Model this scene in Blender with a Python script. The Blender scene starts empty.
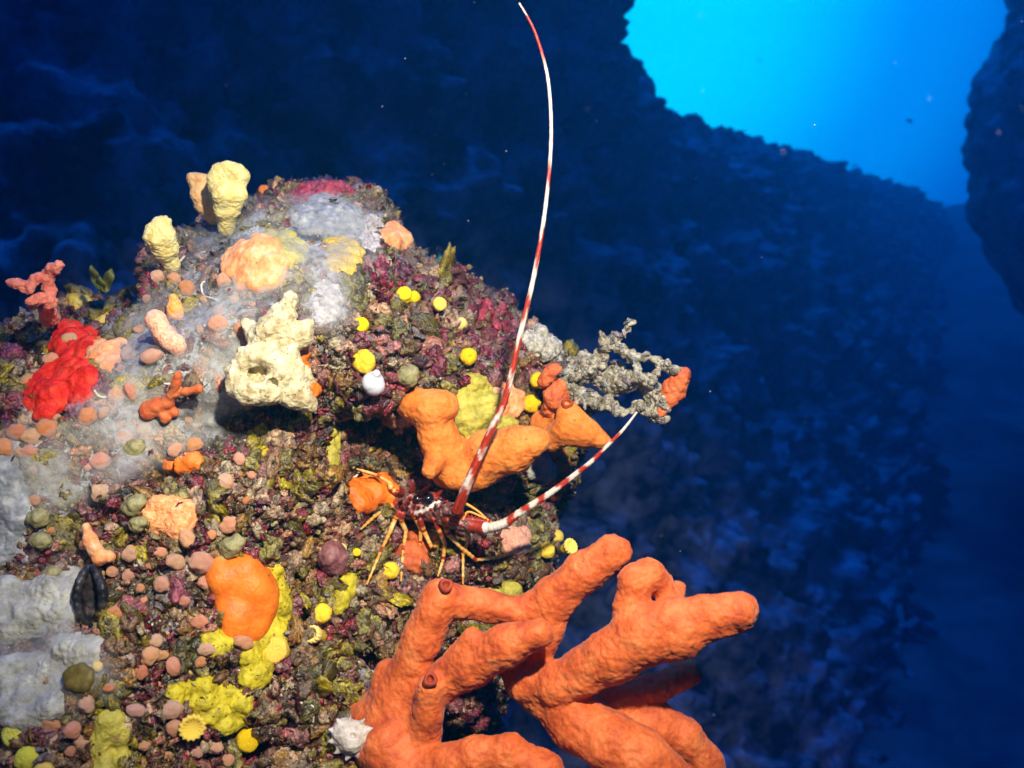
import bpy, math, random
import numpy as np
from mathutils import Vector, Matrix, Quaternion
from mathutils.bvhtree import BVHTree

# ------------------------------------------------------------------ camera, water light, strobes, exposure
SC = bpy.context.scene
COL = SC.collection
F = 887.0                                    # focal length in pixels of a 1024 px wide frame
cam = bpy.data.cameras.new('camera'); cam_o = bpy.data.objects.new('camera', cam); COL.objects.link(cam_o)
cam_o.rotation_euler = (math.radians(90), 0, 0)
cam.sensor_width = 36.0; cam.lens = 36.0 * F / 1024.0
cam.clip_start = 0.02; cam.clip_end = 200.0
cam.dof.use_dof = True; cam.dof.focus_distance = 0.86; cam.dof.aperture_fstop = 6.0
SC.camera = cam_o

world = bpy.data.worlds.new('World'); SC.world = world; world.use_nodes = True
wn = world.node_tree.nodes; wl = world.node_tree.links; wn.clear()
w_out = wn.new('ShaderNodeOutputWorld'); w_bg = wn.new('ShaderNodeBackground')
w_tc = wn.new('ShaderNodeTexCoord'); w_dot = wn.new('ShaderNodeVectorMath'); w_dot.operation = 'DOT_PRODUCT'
GLOW = Vector((0.13, 1.0, 0.46)).normalized()          # where the surface light reaches down the gully
w_dot.inputs[1].default_value = GLOW
w_ramp = wn.new('ShaderNodeValToRGB'); er = w_ramp.color_ramp
er.interpolation = 'EASE'
er.elements[0].position = 0.30; er.elements[0].color = (0.0, 0.010, 0.09, 1)
er.elements[1].position = 1.0; er.elements[1].color = (0.0, 2.3, 3.0, 1)
for p, c in ((0.70, (0.0, 0.028, 0.21, 1)), (0.86, (0.0, 0.10, 0.7, 1)), (0.915, (0.0, 0.26, 1.3, 1)), (0.955, (0.0, 0.75, 2.2, 1))):
    e = er.elements.new(p); e.color = c
wl.new(w_tc.outputs['Generated'], w_dot.inputs[0]); wl.new(w_dot.outputs['Value'], w_ramp.inputs[0])
wl.new(w_ramp.outputs[0], w_bg.inputs[0]); w_bg.inputs[1].default_value = 1.0
wl.new(w_bg.outputs[0], w_out.inputs[0])

sun = bpy.data.lights.new('sun', 'SUN'); sun.energy = 2.3; sun.angle = math.radians(16); sun.color = (0.004, 0.17, 1.0)
sun_o = bpy.data.objects.new('sun', sun); COL.objects.link(sun_o)
sun_o.rotation_euler = Vector((0.06, 0.02, -1.0)).to_track_quat('-Z', 'Y').to_euler()

def strobe(name, loc, aim, watts, cone, col, rad=0.035):
    l = bpy.data.lights.new(name, 'SPOT'); l.energy = watts; l.spot_size = math.radians(cone); l.spot_blend = 0.75
    l.color = col; l.shadow_soft_size = rad
    o = bpy.data.objects.new(name, l); COL.objects.link(o); o.location = loc
    o.rotation_euler = (Vector(aim) - Vector(loc)).to_track_quat('-Z', 'Y').to_euler()
strobe('camera_strobe', (0.15, 0.02, 0.45), (-0.01, 0.86, 0.03), 104.0, 64, (1.0, 0.94, 0.82), .022)
strobe('camera_strobe', (-0.36, 0.0, 0.18), (-0.15, 0.88, 0.05), 3.5, 80, (1.0, 0.96, 0.9))

SC.view_settings.view_transform = 'Standard'; SC.view_settings.look = 'None'
SC.view_settings.exposure = 0.0; SC.view_settings.gamma = 1.0; SC.view_settings.use_curve_mapping = False
cy = SC.cycles
cy.use_denoising = True; cy.max_bounces = 4; cy.diffuse_bounces = 2; cy.glossy_bounces = 2
cy.volume_bounces = 1; cy.transmission_bounces = 2; cy.sample_clamp_indirect = 4.0; cy.use_adaptive_sampling = True
cy.caustics_reflective = False; cy.caustics_refractive = False

random.seed(7); RNG = np.random.default_rng(7)

# ------------------------------------------------------------------ maths helpers
def at(px, py, Y):
    return np.array([(px - 512.0) / F * Y, Y, (384.0 - py) / F * Y])

def _h(ix, iy, iz, s):
    n = (ix.astype(np.int64) * 374761393 + iy.astype(np.int64) * 668265263 + iz.astype(np.int64) * 2147483647 + s * 974711) & 0xffffffff
    n = ((n ^ (n >> 13)) * 1274126177) & 0xffffffff
    n = ((n ^ (n >> 16)) * 2246822519) & 0xffffffff
    return (n ^ (n >> 15)) & 0xffffffff

_G = np.array([(1,1,0),(-1,1,0),(1,-1,0),(-1,-1,0),(1,0,1),(-1,0,1),(1,0,-1),(-1,0,-1),(0,1,1),(0,-1,1),(0,1,-1),(0,-1,-1)], float)
def noise(P, freq, seed=0):
    Q = np.asarray(P, float) * freq + 91.37 * (seed % 17) + 1000.0
    I = np.floor(Q).astype(np.int64); f = Q - I
    u = f * f * f * (f * (f * 6 - 15) + 10)
    r = np.zeros(len(Q))
    for dx in (0, 1):
        wx = u[:, 0] if dx else 1 - u[:, 0]
        for dy in (0, 1):
            wy = u[:, 1] if dy else 1 - u[:, 1]
            for dz in (0, 1):
                wz = u[:, 2] if dz else 1 - u[:, 2]
                g = _G[_h(I[:, 0] + dx, I[:, 1] + dy, I[:, 2] + dz, seed) % 12]
                r += wx * wy * wz * ((f - (dx, dy, dz)) * g).sum(1)
    return r                                   # about -0.8 .. 0.8

def fbm(P, freq, octs=3, seed=0, gain=0.5):
    r = 0; a = 1.0
    for o in range(octs):
        r = r + a * noise(P, freq * 2 ** o, seed + o); a *= gain
    return r

def worley(P, freq, seed=0):
    Q = np.asarray(P, float) * freq + 1000.0
    I = np.floor(Q).astype(np.int64)
    d1 = np.full(len(Q), 9.0); d2 = np.full(len(Q), 9.0); cid = np.zeros(len(Q), np.int64)
    for dx in (-1, 0, 1):
        for dy in (-1, 0, 1):
            for dz in (-1, 0, 1):
                c = I + (dx, dy, dz)
                h = _h(c[:, 0], c[:, 1], c[:, 2], seed)
                o = np.stack([(h & 1023) / 1023.0, ((h >> 10) & 1023) / 1023.0, ((h >> 20) & 1023) / 1023.0], 1)
                d = np.sqrt((((c + o) - Q) ** 2).sum(1))
                m = d < d1
                d2 = np.where(m, d1, np.minimum(d2, d)); cid = np.where(m, h, cid); d1 = np.where(m, d, d1)
    return d1, d2, cid

def sstep(a, b, x):
    t = np.clip((x - a) / (b - a), 0, 1); return t * t * (3 - 2 * t)

def vnormals(V, Fc):
    N = np.zeros_like(V); Fc = np.asarray(Fc)
    if Fc.shape[1] == 4: n = np.cross(V[Fc[:, 2]] - V[Fc[:, 0]], V[Fc[:, 3]] - V[Fc[:, 1]])
    else: n = np.cross(V[Fc[:, 1]] - V[Fc[:, 0]], V[Fc[:, 2]] - V[Fc[:, 0]])
    for k in range(Fc.shape[1]): 
        for a in range(3): N[:, a] += np.bincount(Fc[:, k], n[:, a], len(V))
    return N / (np.linalg.norm(N, axis=1, keepdims=True) + 1e-12)

def mesh_obj(name, V, Fc, mat, parent=None, col=None, smooth=True, loc=None):
    V = np.asarray(V, float)
    if loc is not None: V = V - np.asarray(loc)
    me = bpy.data.meshes.new(name)
    if isinstance(Fc, np.ndarray):
        k = Fc.shape[1]
        me.vertices.add(len(V)); me.vertices.foreach_set('co', V.astype(np.float32).ravel())
        me.loops.add(Fc.size); me.loops.foreach_set('vertex_index', Fc.astype(np.int32).ravel())
        me.polygons.add(len(Fc)); me.polygons.foreach_set('loop_start', np.arange(0, Fc.size, k, dtype=np.int32))
        me.update(calc_edges=True); me.validate()
    else:
        me.from_pydata(V.tolist(), [], Fc); me.update()
    if smooth: me.polygons.foreach_set('use_smooth', np.ones(len(me.polygons), bool))
    if col is not None:
        c = np.ones((len(V), 4), np.float32); c[:, :3] = np.clip(col, 0, 1)
        a = me.color_attributes.new('Col', 'FLOAT_COLOR', 'POINT'); a.data.foreach_set('color', c.ravel())
    me.materials.append(mat)
    o = bpy.data.objects.new(name, me); COL.objects.link(o)
    if parent is not None: o.parent = parent
    if loc is not None: o.location = loc
    return o

def tag(o, label, cat=None, group=None, kind=None):
    o['label'] = label
    if cat: o['category'] = cat
    if group: o['group'] = group
    if kind: o['kind'] = kind
    return o

def empty(name, loc):
    o = bpy.data.objects.new(name, None); COL.objects.link(o); o.location = loc; o.empty_display_size = 0.01
    return o

# ---- implicit surfaces: smooth union of round cones, meshed by surface nets
def seg_dist(P, a, b, ra, rb):
    ab = b - a; L = (ab * ab).sum()
    t = np.clip(((P - a) @ ab) / L, 0, 1) if L > 1e-12 else np.zeros(P.shape[:-1])
    return np.linalg.norm(P - (a + t[..., None] * ab), axis=-1) - (ra + (rb - ra) * t)

def sdf_mesh(prims, vox, k, cuts=(), kc=None):
    pr = [(np.asarray(a, float), np.asarray(b, float), ra, rb) for a, b, ra, rb in prims]
    lo = np.min([np.minimum(a, b) - max(ra, rb) for a, b, ra, rb in pr], 0) - 3 * vox - k * .5
    hi = np.max([np.maximum(a, b) + max(ra, rb) for a, b, ra, rb in pr], 0) + 3 * vox + k * .5
    n = np.ceil((hi - lo) / vox).astype(int) + 1
    phi = np.full(n, 1.0, np.float32)
    ax = [lo[i] + np.arange(n[i]) * vox for i in range(3)]
    def block(a, b, r, m):
        s0 = np.maximum(0, np.floor((np.minimum(a, b) - r - m - lo) / vox).astype(int))
        s1 = np.minimum(n, np.ceil((np.maximum(a, b) + r + m - lo) / vox).astype(int) + 1)
        sl = tuple(slice(s0[i], s1[i]) for i in range(3))
        X = np.stack(np.meshgrid(*[ax[i][sl[i]] for i in range(3)], indexing='ij'), -1)
        return sl, X
    for a, b, ra, rb in pr:
        sl, X = block(a, b, max(ra, rb), k + 2 * vox)
        d = seg_dist(X, a, b, ra, rb); p = phi[sl]
        h = np.clip(0.5 + 0.5 * (p - d) / k, 0, 1)
        phi[sl] = p * (1 - h) + d * h - k * h * (1 - h)
    kc = kc or k * .5
    for a, b, ra, rb in cuts:
        a = np.asarray(a, float); b = np.asarray(b, float)
        sl, X = block(a, b, max(ra, rb), kc + 2 * vox)
        d = -seg_dist(X, a, b, ra, rb); p = phi[sl]
        h = np.clip(0.5 - 0.5 * (p - d) / kc, 0, 1)
        phi[sl] = p * (1 - h) + d * h + kc * h * (1 - h)
    s = phi < 0
    c = sum(s[i:n[0]-1+i, j:n[1]-1+j, l:n[2]-1+l].astype(np.int8) for i in (0,1) for j in (0,1) for l in (0,1))
    act = np.argwhere((c > 0) & (c < 8))
    cor = [(i, j, l) for i in (0,1) for j in (0,1) for l in (0,1)]
    val = np.stack([phi[act[:,0]+i, act[:,1]+j, act[:,2]+l] for i, j, l in cor], 1)
    acc = np.zeros((len(act), 3)); cnt = np.zeros(len(act))
    for e0 in range(8):
        for e1 in range(e0 + 1, 8):
            if sum(abs(cor[e0][q] - cor[e1][q]) for q in range(3)) != 1: continue
            v0, v1 = val[:, e0], val[:, e1]; m = (v0 < 0) != (v1 < 0)
            t = np.where(m, v0 / np.where(m, v0 - v1, 1), 0)
            pt = np.array(cor[e0]) + t[:, None] * (np.array(cor[e1]) - np.array(cor[e0]))
            acc += pt * m[:, None]; cnt += m
    V = lo + (act + acc / cnt[:, None]) * vox
    idx = np.full(n, -1, np.int64); idx[act[:,0], act[:,1], act[:,2]] = np.arange(len(act))
    quads = []
    for axn in range(3):
        u, w = [(1, 2), (2, 0), (0, 1)][axn]
        sh = [slice(0, n[q]) for q in range(3)]; sh2 = list(sh)
        sh[axn] = slice(0, n[axn] - 1); sh2[axn] = slice(1, n[axn])
        m = s[tuple(sh)] != s[tuple(sh2)]
        E = np.argwhere(m); E = E[(E[:, u] > 0) & (E[:, w] > 0)]
        du = np.zeros(3, int); du[u] = 1; dw = np.zeros(3, int); dw[w] = 1
        q = np.stack([idx[tuple((E - du - dw).T)], idx[tuple((E - dw).T)], idx[tuple(E.T)], idx[tuple((E - du).T)]], 1)
        flip = ~s[tuple(E.T)]; q[flip] = q[flip][:, ::-1]
        quads.append(q)
    Q = np.concatenate(quads); Q = Q[(Q >= 0).all(1)]
    for _ in range(1):                          # one light relaxation
        S = np.zeros_like(V); C = np.zeros(len(V))
        for a_, b_ in ((0,1),(1,2),(2,3),(3,0)):
            for q in range(3): S[:, q] += np.bincount(Q[:, a_], V[Q[:, b_], q], len(V))
            C += np.bincount(Q[:, a_], minlength=len(V))
        V = V * .5 + .5 * S / np.maximum(C, 1)[:, None]
    return V, Q

def chain(pts):                                 # [(point, radius), ...] -> round cones
    return [(pts[i][0], pts[i+1][0], pts[i][1], pts[i+1][1]) for i in range(len(pts) - 1)]

def rough(V, Q, amps):                          # [(amplitude, frequency, seed)] displaced along the normals
    N = vnormals(V, Q); d = 0
    for a, f, s in amps: d = d + a * noise(V, f, s)
    return V + N * d[:, None]

# ------------------------------------------------------------------ materials
def mat_new(name):
    m = bpy.data.materials.new(name); m.use_nodes = True
    b = m.node_tree.nodes['Principled BSDF']
    return m, m.node_tree.nodes, m.node_tree.links, b

def mat_body(name, cols, scale=60, rough_=0.6, bump=0.3, bscale=300, sss=0.0, ssr=0.004, spec=0.3, pits=0.0, pit_scale=250, attr=False, sheen=0.0, specks=0.0):
    """Living tissue: three-tone mottling, fine bump, optional pores."""
    m, nd, lk, b = mat_new(name)
    tc = nd.new('ShaderNodeTexCoord')
    n1 = nd.new('ShaderNodeTexNoise'); n1.inputs['Scale'].default_value = scale; n1.inputs['Detail'].default_value = 5; n1.inputs['Roughness'].default_value = .65
    lk.new(tc.outputs['Object'], n1.inputs['Vector'])
    r = nd.new('ShaderNodeValToRGB'); e = r.color_ramp.elements
    e[0].position = .32; e[0].color = (*cols[0], 1); e[1].position = .68; e[1].color = (*cols[-1], 1)
    if len(cols) == 3: x = e.new(.5); x.color = (*cols[1], 1)
    lk.new(n1.outputs['Fac'], r.inputs['Fac']); c = r.outputs['Color']
    if attr:
        at_ = nd.new('ShaderNodeVertexColor'); at_.layer_name = 'Col'
        mx = nd.new('ShaderNodeMix'); mx.data_type = 'RGBA'; mx.blend_type = 'MULTIPLY'; mx.inputs['Factor'].default_value = 1
        lk.new(at_.outputs['Color'], mx.inputs['A']); lk.new(c, mx.inputs['B']); c = mx.outputs['Result']
    n2 = nd.new('ShaderNodeTexNoise'); n2.inputs['Scale'].default_value = bscale; n2.inputs['Detail'].default_value = 4
    lk.new(tc.outputs['Object'], n2.inputs['Vector']); hgt = n2.outputs['Fac']
    if pits:
        vo = nd.new('ShaderNodeTexVoronoi'); vo.inputs['Scale'].default_value = pit_scale; lk.new(tc.outputs['Object'], vo.inputs['Vector'])
        pr = nd.new('ShaderNodeMapRange'); pr.inputs[1].default_value = .0; pr.inputs[2].default_value = .22; pr.inputs[3].default_value = 1 - pits; pr.inputs[4].default_value = 1
        lk.new(vo.outputs['Distance'], pr.inputs[0])
        mx = nd.new('ShaderNodeMix'); mx.data_type = 'RGBA'; mx.blend_type = 'MULTIPLY'; mx.inputs['Factor'].default_value = 1
        lk.new(c, mx.inputs['A']); lk.new(pr.outputs[0], mx.inputs['B']); c = mx.outputs['Result']
        ad = nd.new('ShaderNodeMath'); ad.operation = 'ADD'; lk.new(pr.outputs[0], ad.inputs[0]); lk.new(hgt, ad.inputs[1]); hgt = ad.outputs[0]
    if specks:                                   # scattered silt and dirt lodged in the skin
        vs = nd.new('ShaderNodeTexVoronoi'); vs.inputs['Scale'].default_value = 130; lk.new(tc.outputs['Object'], vs.inputs['Vector'])
        sm = nd.new('ShaderNodeMapRange'); sm.inputs[1].default_value = .10; sm.inputs[2].default_value = .19; sm.inputs[3].default_value = specks; sm.inputs[4].default_value = 0; lk.new(vs.outputs['Distance'], sm.inputs[0])
        sn = nd.new('ShaderNodeTexNoise'); sn.inputs['Scale'].default_value = 22; lk.new(tc.outputs['Object'], sn.inputs['Vector'])
        sg = nd.new('ShaderNodeMapRange'); sg.inputs[1].default_value = .5; sg.inputs[2].default_value = .62; lk.new(sn.outputs['Fac'], sg.inputs[0])
        sx = nd.new('ShaderNodeMath'); sx.operation = 'MULTIPLY'; lk.new(sm.outputs[0], sx.inputs[0]); lk.new(sg.outputs[0], sx.inputs[1])
        mx = nd.new('ShaderNodeMix'); mx.data_type = 'RGBA'; lk.new(sx.outputs[0], mx.inputs['Factor']); lk.new(c, mx.inputs['A']); mx.inputs['B'].default_value = (.16, .09, .05, 1); c = mx.outputs['Result']
    if sheen:
        b.inputs['Sheen Weight'].default_value = sheen; b.inputs['Sheen Roughness'].default_value = .4
    bp = nd.new('ShaderNodeBump'); bp.inputs['Strength'].default_value = bump; bp.inputs['Distance'].default_value = .002
    lk.new(hgt, bp.inputs['Height']); lk.new(bp.outputs['Normal'], b.inputs['Normal'])
    lk.new(c, b.inputs['Base Color'])
    b.inputs['Roughness'].default_value = rough_; b.inputs['Specular IOR Level'].default_value = spec
    if sss:
        b.inputs['Subsurface Weight'].default_value = sss; b.inputs['Subsurface Radius'].default_value = (1, .45, .25); b.inputs['Subsurface Scale'].default_value = ssr
    return m

M = {}
M['orange'] = mat_body('orange_sponge', ((.36, .052, .012), (.55, .105, .020), (.64, .17, .045)), 48, .6, .5, 300, pits=.45, pit_scale=380, spec=.2, sheen=.1, specks=.8)
M['orange2'] = mat_body('peach_orange_sponge', ((.54, .115, .014), (.72, .20, .028), (.78, .27, .055)), 48, .6, .5, 300, pits=.4, pit_scale=380, spec=.15, sheen=.06, specks=.8)
M['rust'] = mat_body('rust_orange_sponge', ((.40, .07, .02), (.58, .12, .03), (.68, .2, .06)), 70, .6, .4, 420, spec=.25)
M['orange_flat'] = mat_body('flat_orange_sponge', ((.68, .11, .008), (.80, .17, .010), (.85, .22, .02)), 50, .5, .3, 500, pits=.15, pit_scale=500)
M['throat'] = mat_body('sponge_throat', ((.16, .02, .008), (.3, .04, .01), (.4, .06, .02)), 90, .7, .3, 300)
M['peach'] = mat_body('peach_crust', ((.72, .20, .06), (.82, .34, .12), (.85, .50, .28)), 80, .6, .5, 350, spec=.3, sheen=.12)
M['pink_branch'] = mat_body('salmon_branch_sponge', ((.55, .10, .06), (.72, .19, .12), (.8, .3, .2)), 130, .7, .7, 500, sheen=.12)
M['red'] = mat_body('scarlet_crust', ((.48, .008, .003), (.68, .022, .005), (.72, .06, .02)), 90, .6, .7, 350, pits=.5, pit_scale=260, spec=.2, specks=.9)
M['yellow_fan'] = mat_body('pale_yellow_sponge', ((.66, .47, .12), (.80, .66, .24), (.85, .74, .36)), 90, .7, .7, 550, pits=.2, pit_scale=500, sheen=.12)
M['peach_fan'] = mat_body('peach_fan_sponge', ((.72, .28, .10), (.80, .50, .20), (.8, .6, .3)), 60, .7, .7, 550, sheen=.12)
M['cream'] = mat_body('cream_sponge', ((.30, .21, .09), (.54, .45, .24), (.70, .63, .42)), 90, .7, .9, 260, pits=.6, pit_scale=200, sheen=.12)
M['cream_white'] = mat_body('chalky_crust', ((.16, .13, .09), (.44, .40, .30), (.66, .62, .52)), 200, .7, .9, 500)
M['white'] = mat_body('white_crust', ((.22, .14, .13), (.52, .47, .44), (.72, .70, .68)), 170, .6, .9, 350)
M['spiky'] = mat_body('spiky_white_sponge', ((.36, .28, .2), (.50, .43, .34), (.58, .53, .44)), 120, .7, .7, 300)
M['grey'] = mat_body('grey_blue_sponge', ((.21, .20, .15), (.36, .345, .27), (.52, .50, .39)), 60, .7, .9, 260, pits=.4, pit_scale=220, sheen=.12)
M['film'] = mat_body('blue_grey_film', ((.12, .13, .14), (.25, .26, .27), (.48, .47, .44)), 90, .7, .5, 350, sheen=.12)
M['yellow_crust'] = mat_body('yellow_crust', ((.24, .18, .012), (.50, .40, .012), (.62, .50, .03)), 85, .6, .8, 280, pits=.75, pit_scale=190, specks=.9)
M['olive_crust'] = mat_body('olive_yellow_crust', ((.26, .22, .03), (.46, .39, .05), (.6, .5, .08)), 70, .55, .6, 420, pits=.3, pit_scale=300)
M['ochre'] = mat_body('ochre_crust', ((.42, .26, .03), (.62, .42, .05), (.7, .52, .12)), 70, .6, .5, 420, pits=.3, pit_scale=250)
M['knob'] = mat_body('pink_knob', ((.58, .20, .08), (.80, .34, .14), (.88, .48, .25)), 260, .6, .9, 520, sss=.25, ssr=.004, spec=.25, sheen=.12)
M['knob2'] = mat_body('dusky_pink_knob', ((.50, .18, .08), (.74, .31, .14), (.84, .45, .25)), 260, .6, .9, 520, sss=.25, ssr=.004, spec=.25, sheen=.12)
M['yellow'] = mat_body('yellow_polyp', ((.74, .40, .004), (.86, .55, .008), (.90, .66, .04)), 240, .38, .5, 500, sss=.2, ssr=.003)
M['yellow_stalk'] = mat_body('polyp_column', ((.55, .36, .01), (.68, .46, .02), (.72, .55, .08)), 200, .55, .5, 700)
M['lime'] = mat_body('lime_polyp', ((.5, .46, .01), (.62, .58, .02), (.72, .66, .06)), 200, .5, .5, 800, sss=.2, ssr=.003)
M['ball'] = mat_body('pearl_tunicate', ((.52, .53, .55), (.62, .64, .67), (.7, .72, .75)), 60, .35, .1, 300, sss=.4, ssr=.008, spec=.5)
M['purple'] = mat_body('purple_brown_ball', ((.12, .04, .04), (.22, .08, .08), (.32, .14, .13)), 120, .45, .5, 400)
M['olive_ball'] = mat_body('olive_knob', ((.16, .14, .05), (.26, .23, .09), (.36, .31, .15)), 120, .55, .5, 450)
M['brown_disc'] = mat_body('brown_disc', ((.07, .05, .004), (.12, .085, .008), (.17, .12, .02)), 90, .5, .3, 300)
M['dark'] = mat_body('dark_shell', ((.006, .006, .007), (.015, .014, .014), (.05, .045, .04)), 120, .4, .4, 250)
M['mantle'] = mat_body('clam_mantle', ((.006, .004, .003), (.012, .007, .005), (.10, .06, .035)), 70, .6, .4, 300)
M['magenta'] = mat_body('crimson_lobe', ((.16, .008, .02), (.34, .03, .06), (.46, .10, .13)), 160, .55, .8, 500)
M['tube'] = mat_body('pale_worm_tube', ((.6, .5, .3), (.72, .66, .5), (.78, .75, .66)), 100, .5, .4, 500)
M['leaf'] = mat_body('olive_leaf', ((.05, .06, .01), (.09, .1, .015), (.13, .13, .03)), 60, .5, .3, 300)
M['encrusted'] = mat_body('silted_crust', ((.08, .065, .04), (.30, .26, .17), (.52, .48, .38)), 160, .75, 1.0, 330)
M['teal'] = mat_body('teal_tuft', ((.05, .2, .2), (.1, .35, .33), (.2, .45, .4)), 100, .6, .3, 400)
M['stuff'] = mat_body('reef_turf', ((.18, .16, .15), (.74, .71, .67), (1, .98, .94)), 330, .26, 1.0, 480, attr=True, spec=.75)
M['hair'] = mat_body('hydroid_hair', ((.6, .6, .6), (.9, .9, .9), (1, 1, 1)), 200, .6, .2, 600, attr=True)
M['lobster'] = mat_body('lobster_shell', ((.7, .7, .7), (.95, .95, .95), (1, 1, 1)), 250, .3, .4, 700, attr=True, spec=.5)
M['antenna'] = mat_body('banded_antenna', ((.8, .8, .8), (.95, .95, .95), (1, 1, 1)), 300, .35, .3, 900, attr=True, spec=.4)
M['eye'] = mat_body('lobster_eye', ((.004, .004, .008), (.006, .006, .01), (.01, .01, .016)), 50, .12, .05, 200, spec=.6)
M['fish'] = mat_body('dark_fish', ((.03, .03, .03), (.05, .05, .05), (.07, .07, .07)), 30, .5, .1, 100)

def mat_rock():
    m, nd, lk, b = mat_new('encrusted_rock')
    tc = nd.new('ShaderNodeTexCoord')
    vc = nd.new('ShaderNodeVertexColor'); vc.layer_name = 'Col'
    n1 = nd.new('ShaderNodeTexNoise'); n1.inputs['Scale'].default_value = 260; n1.inputs['Detail'].default_value = 5; n1.inputs['Roughness'].default_value = .7
    lk.new(tc.outputs['Object'], n1.inputs['Vector'])
    mr = nd.new('ShaderNodeMapRange'); mr.inputs[1].default_value = .3; mr.inputs[2].default_value = .7; mr.inputs[3].default_value = .3; mr.inputs[4].default_value = 1.35
    lk.new(n1.outputs['Fac'], mr.inputs[0])
    mx = nd.new('ShaderNodeMix'); mx.data_type = 'RGBA'; mx.blend_type = 'MULTIPLY'; mx.inputs['Factor'].default_value = 1
    lk.new(vc.outputs['Color'], mx.inputs['A']); lk.new(mr.outputs[0], mx.inputs['B'])
    vo = nd.new('ShaderNodeTexVoronoi'); vo.inputs['Scale'].default_value = 190; lk.new(tc.outputs['Object'], vo.inputs['Vector'])
    sp = nd.new('ShaderNodeMapRange'); sp.inputs[1].default_value = .10; sp.inputs[2].default_value = .22; sp.inputs[3].default_value = .75; sp.inputs[4].default_value = 0
    lk.new(vo.outputs['Distance'], sp.inputs[0])
    n3 = nd.new('ShaderNodeTexNoise'); n3.inputs['Scale'].default_value = 40; lk.new(tc.outputs['Object'], n3.inputs['Vector'])
    gt = nd.new('ShaderNodeMapRange'); gt.inputs[1].default_value = .52; gt.inputs[2].default_value = .6; lk.new(n3.outputs['Fac'], gt.inputs[0])
    ml = nd.new('ShaderNodeMath'); ml.operation = 'MULTIPLY'; lk.new(sp.outputs[0], ml.inputs[0]); lk.new(gt.outputs[0], ml.inputs[1])
    mx2 = nd.new('ShaderNodeMix'); mx2.data_type = 'RGBA'; lk.new(ml.outputs[0], mx2.inputs['Factor'])
    lk.new(mx.outputs['Result'], mx2.inputs['A']); mx2.inputs['B'].default_value = (.6, .5, .42, 1)
    lk.new(mx2.outputs['Result'], b.inputs['Base Color'])
    n2 = nd.new('ShaderNodeTexNoise'); n2.inputs['Scale'].default_value = 420; n2.inputs['Detail'].default_value = 4; lk.new(tc.outputs['Object'], n2.inputs['Vector'])
    bp = nd.new('ShaderNodeBump'); bp.inputs['Strength'].default_value = .8; bp.inputs['Distance'].default_value = .003
    lk.new(n2.outputs['Fac'], bp.inputs['Height']); lk.new(bp.outputs['Normal'], b.inputs['Normal'])
    b.inputs['Roughness'].default_value = .45; b.inputs['Specular IOR Level'].default_value = .5
    return m
M['rock'] = mat_rock()
for k_ in ('knob', 'knob2', 'yellow', 'lime'):           # every individual a little different
    nt = M[k_].node_tree; b_ = nt.nodes['Principled BSDF']; src = b_.inputs['Base Color'].links[0].from_socket
    oi = nt.nodes.new('ShaderNodeObjectInfo'); hs = nt.nodes.new('ShaderNodeHueSaturation')
    for sk, (lo_, hi_) in (('Hue', (.485, .515) if k_ in ('knob', 'knob2') else (.495, .508)), ('Value', (.98, 1.25)), ('Saturation', (.8, 1.12))):
        mr = nt.nodes.new('ShaderNodeMapRange'); mr.inputs[3].default_value = lo_; mr.inputs[4].default_value = hi_
        if sk != 'Value':
            ml = nt.nodes.new('ShaderNodeMath'); ml.operation = 'MULTIPLY_ADD'; ml.inputs[1].default_value = 7.3 if sk == 'Hue' else 13.7; ml.inputs[2].default_value = .2
            fr = nt.nodes.new('ShaderNodeMath'); fr.operation = 'FRACT'; nt.links.new(oi.outputs['Random'], ml.inputs[0]); nt.links.new(ml.outputs[0], fr.inputs[0]); nt.links.new(fr.outputs[0], mr.inputs[0])
        else: nt.links.new(oi.outputs['Random'], mr.inputs[0])
        nt.links.new(mr.outputs[0], hs.inputs[sk])
    nt.links.new(src, hs.inputs['Color']); nt.links.new(hs.outputs['Color'], b_.inputs['Base Color'])

def mat_far(name, cols, scale):
    m, nd, lk, b = mat_new(name)
    tc = nd.new('ShaderNodeTexCoord')
    n1 = nd.new('ShaderNodeTexNoise'); n1.inputs['Scale'].default_value = scale; n1.inputs['Detail'].default_value = 7; n1.inputs['Roughness'].default_value = .65
    lk.new(tc.outputs['Object'], n1.inputs['Vector'])
    r = nd.new('ShaderNodeValToRGB'); e = r.color_ramp.elements
    e[0].position = .4; e[0].color = (*cols[0], 1); e[1].position = .68; e[1].color = (*cols[1], 1)
    lk.new(n1.outputs['Fac'], r.inputs['Fac']); lk.new(r.outputs['Color'], b.inputs['Base Color'])
    bp = nd.new('ShaderNodeBump'); bp.inputs['Strength'].default_value = .7; bp.inputs['Distance'].default_value = .05
    n2 = nd.new('ShaderNodeTexNoise'); n2.inputs['Scale'].default_value = scale * 5; n2.inputs['Detail'].default_value = 5
    lk.new(tc.outputs['Object'], n2.inputs['Vector']); lk.new(n2.outputs['Fac'], bp.inputs['Height']); lk.new(bp.outputs['Normal'], b.inputs['Normal'])
    b.inputs['Roughness'].default_value = .9; b.inputs['Specular IOR Level'].default_value = .1
    return m
M['wall'] = mat_far('far_reef', ((.015, .015, .02), (.56, .60, .64)), 4.2)
M['sand'] = mat_far('sand', ((.10, .10, .10), (.26, .27, .25)), 1.6)

# ------------------------------------------------------------------ setting: reef wall, cliff, seabed, haze
def grid_faces(nu, nv):
    i = np.arange(nu - 1)[:, None] * nv + np.arange(nv - 1)[None, :]
    return np.stack([i, i + nv, i + nv + 1, i + 1], -1).reshape(-1, 4)

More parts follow.
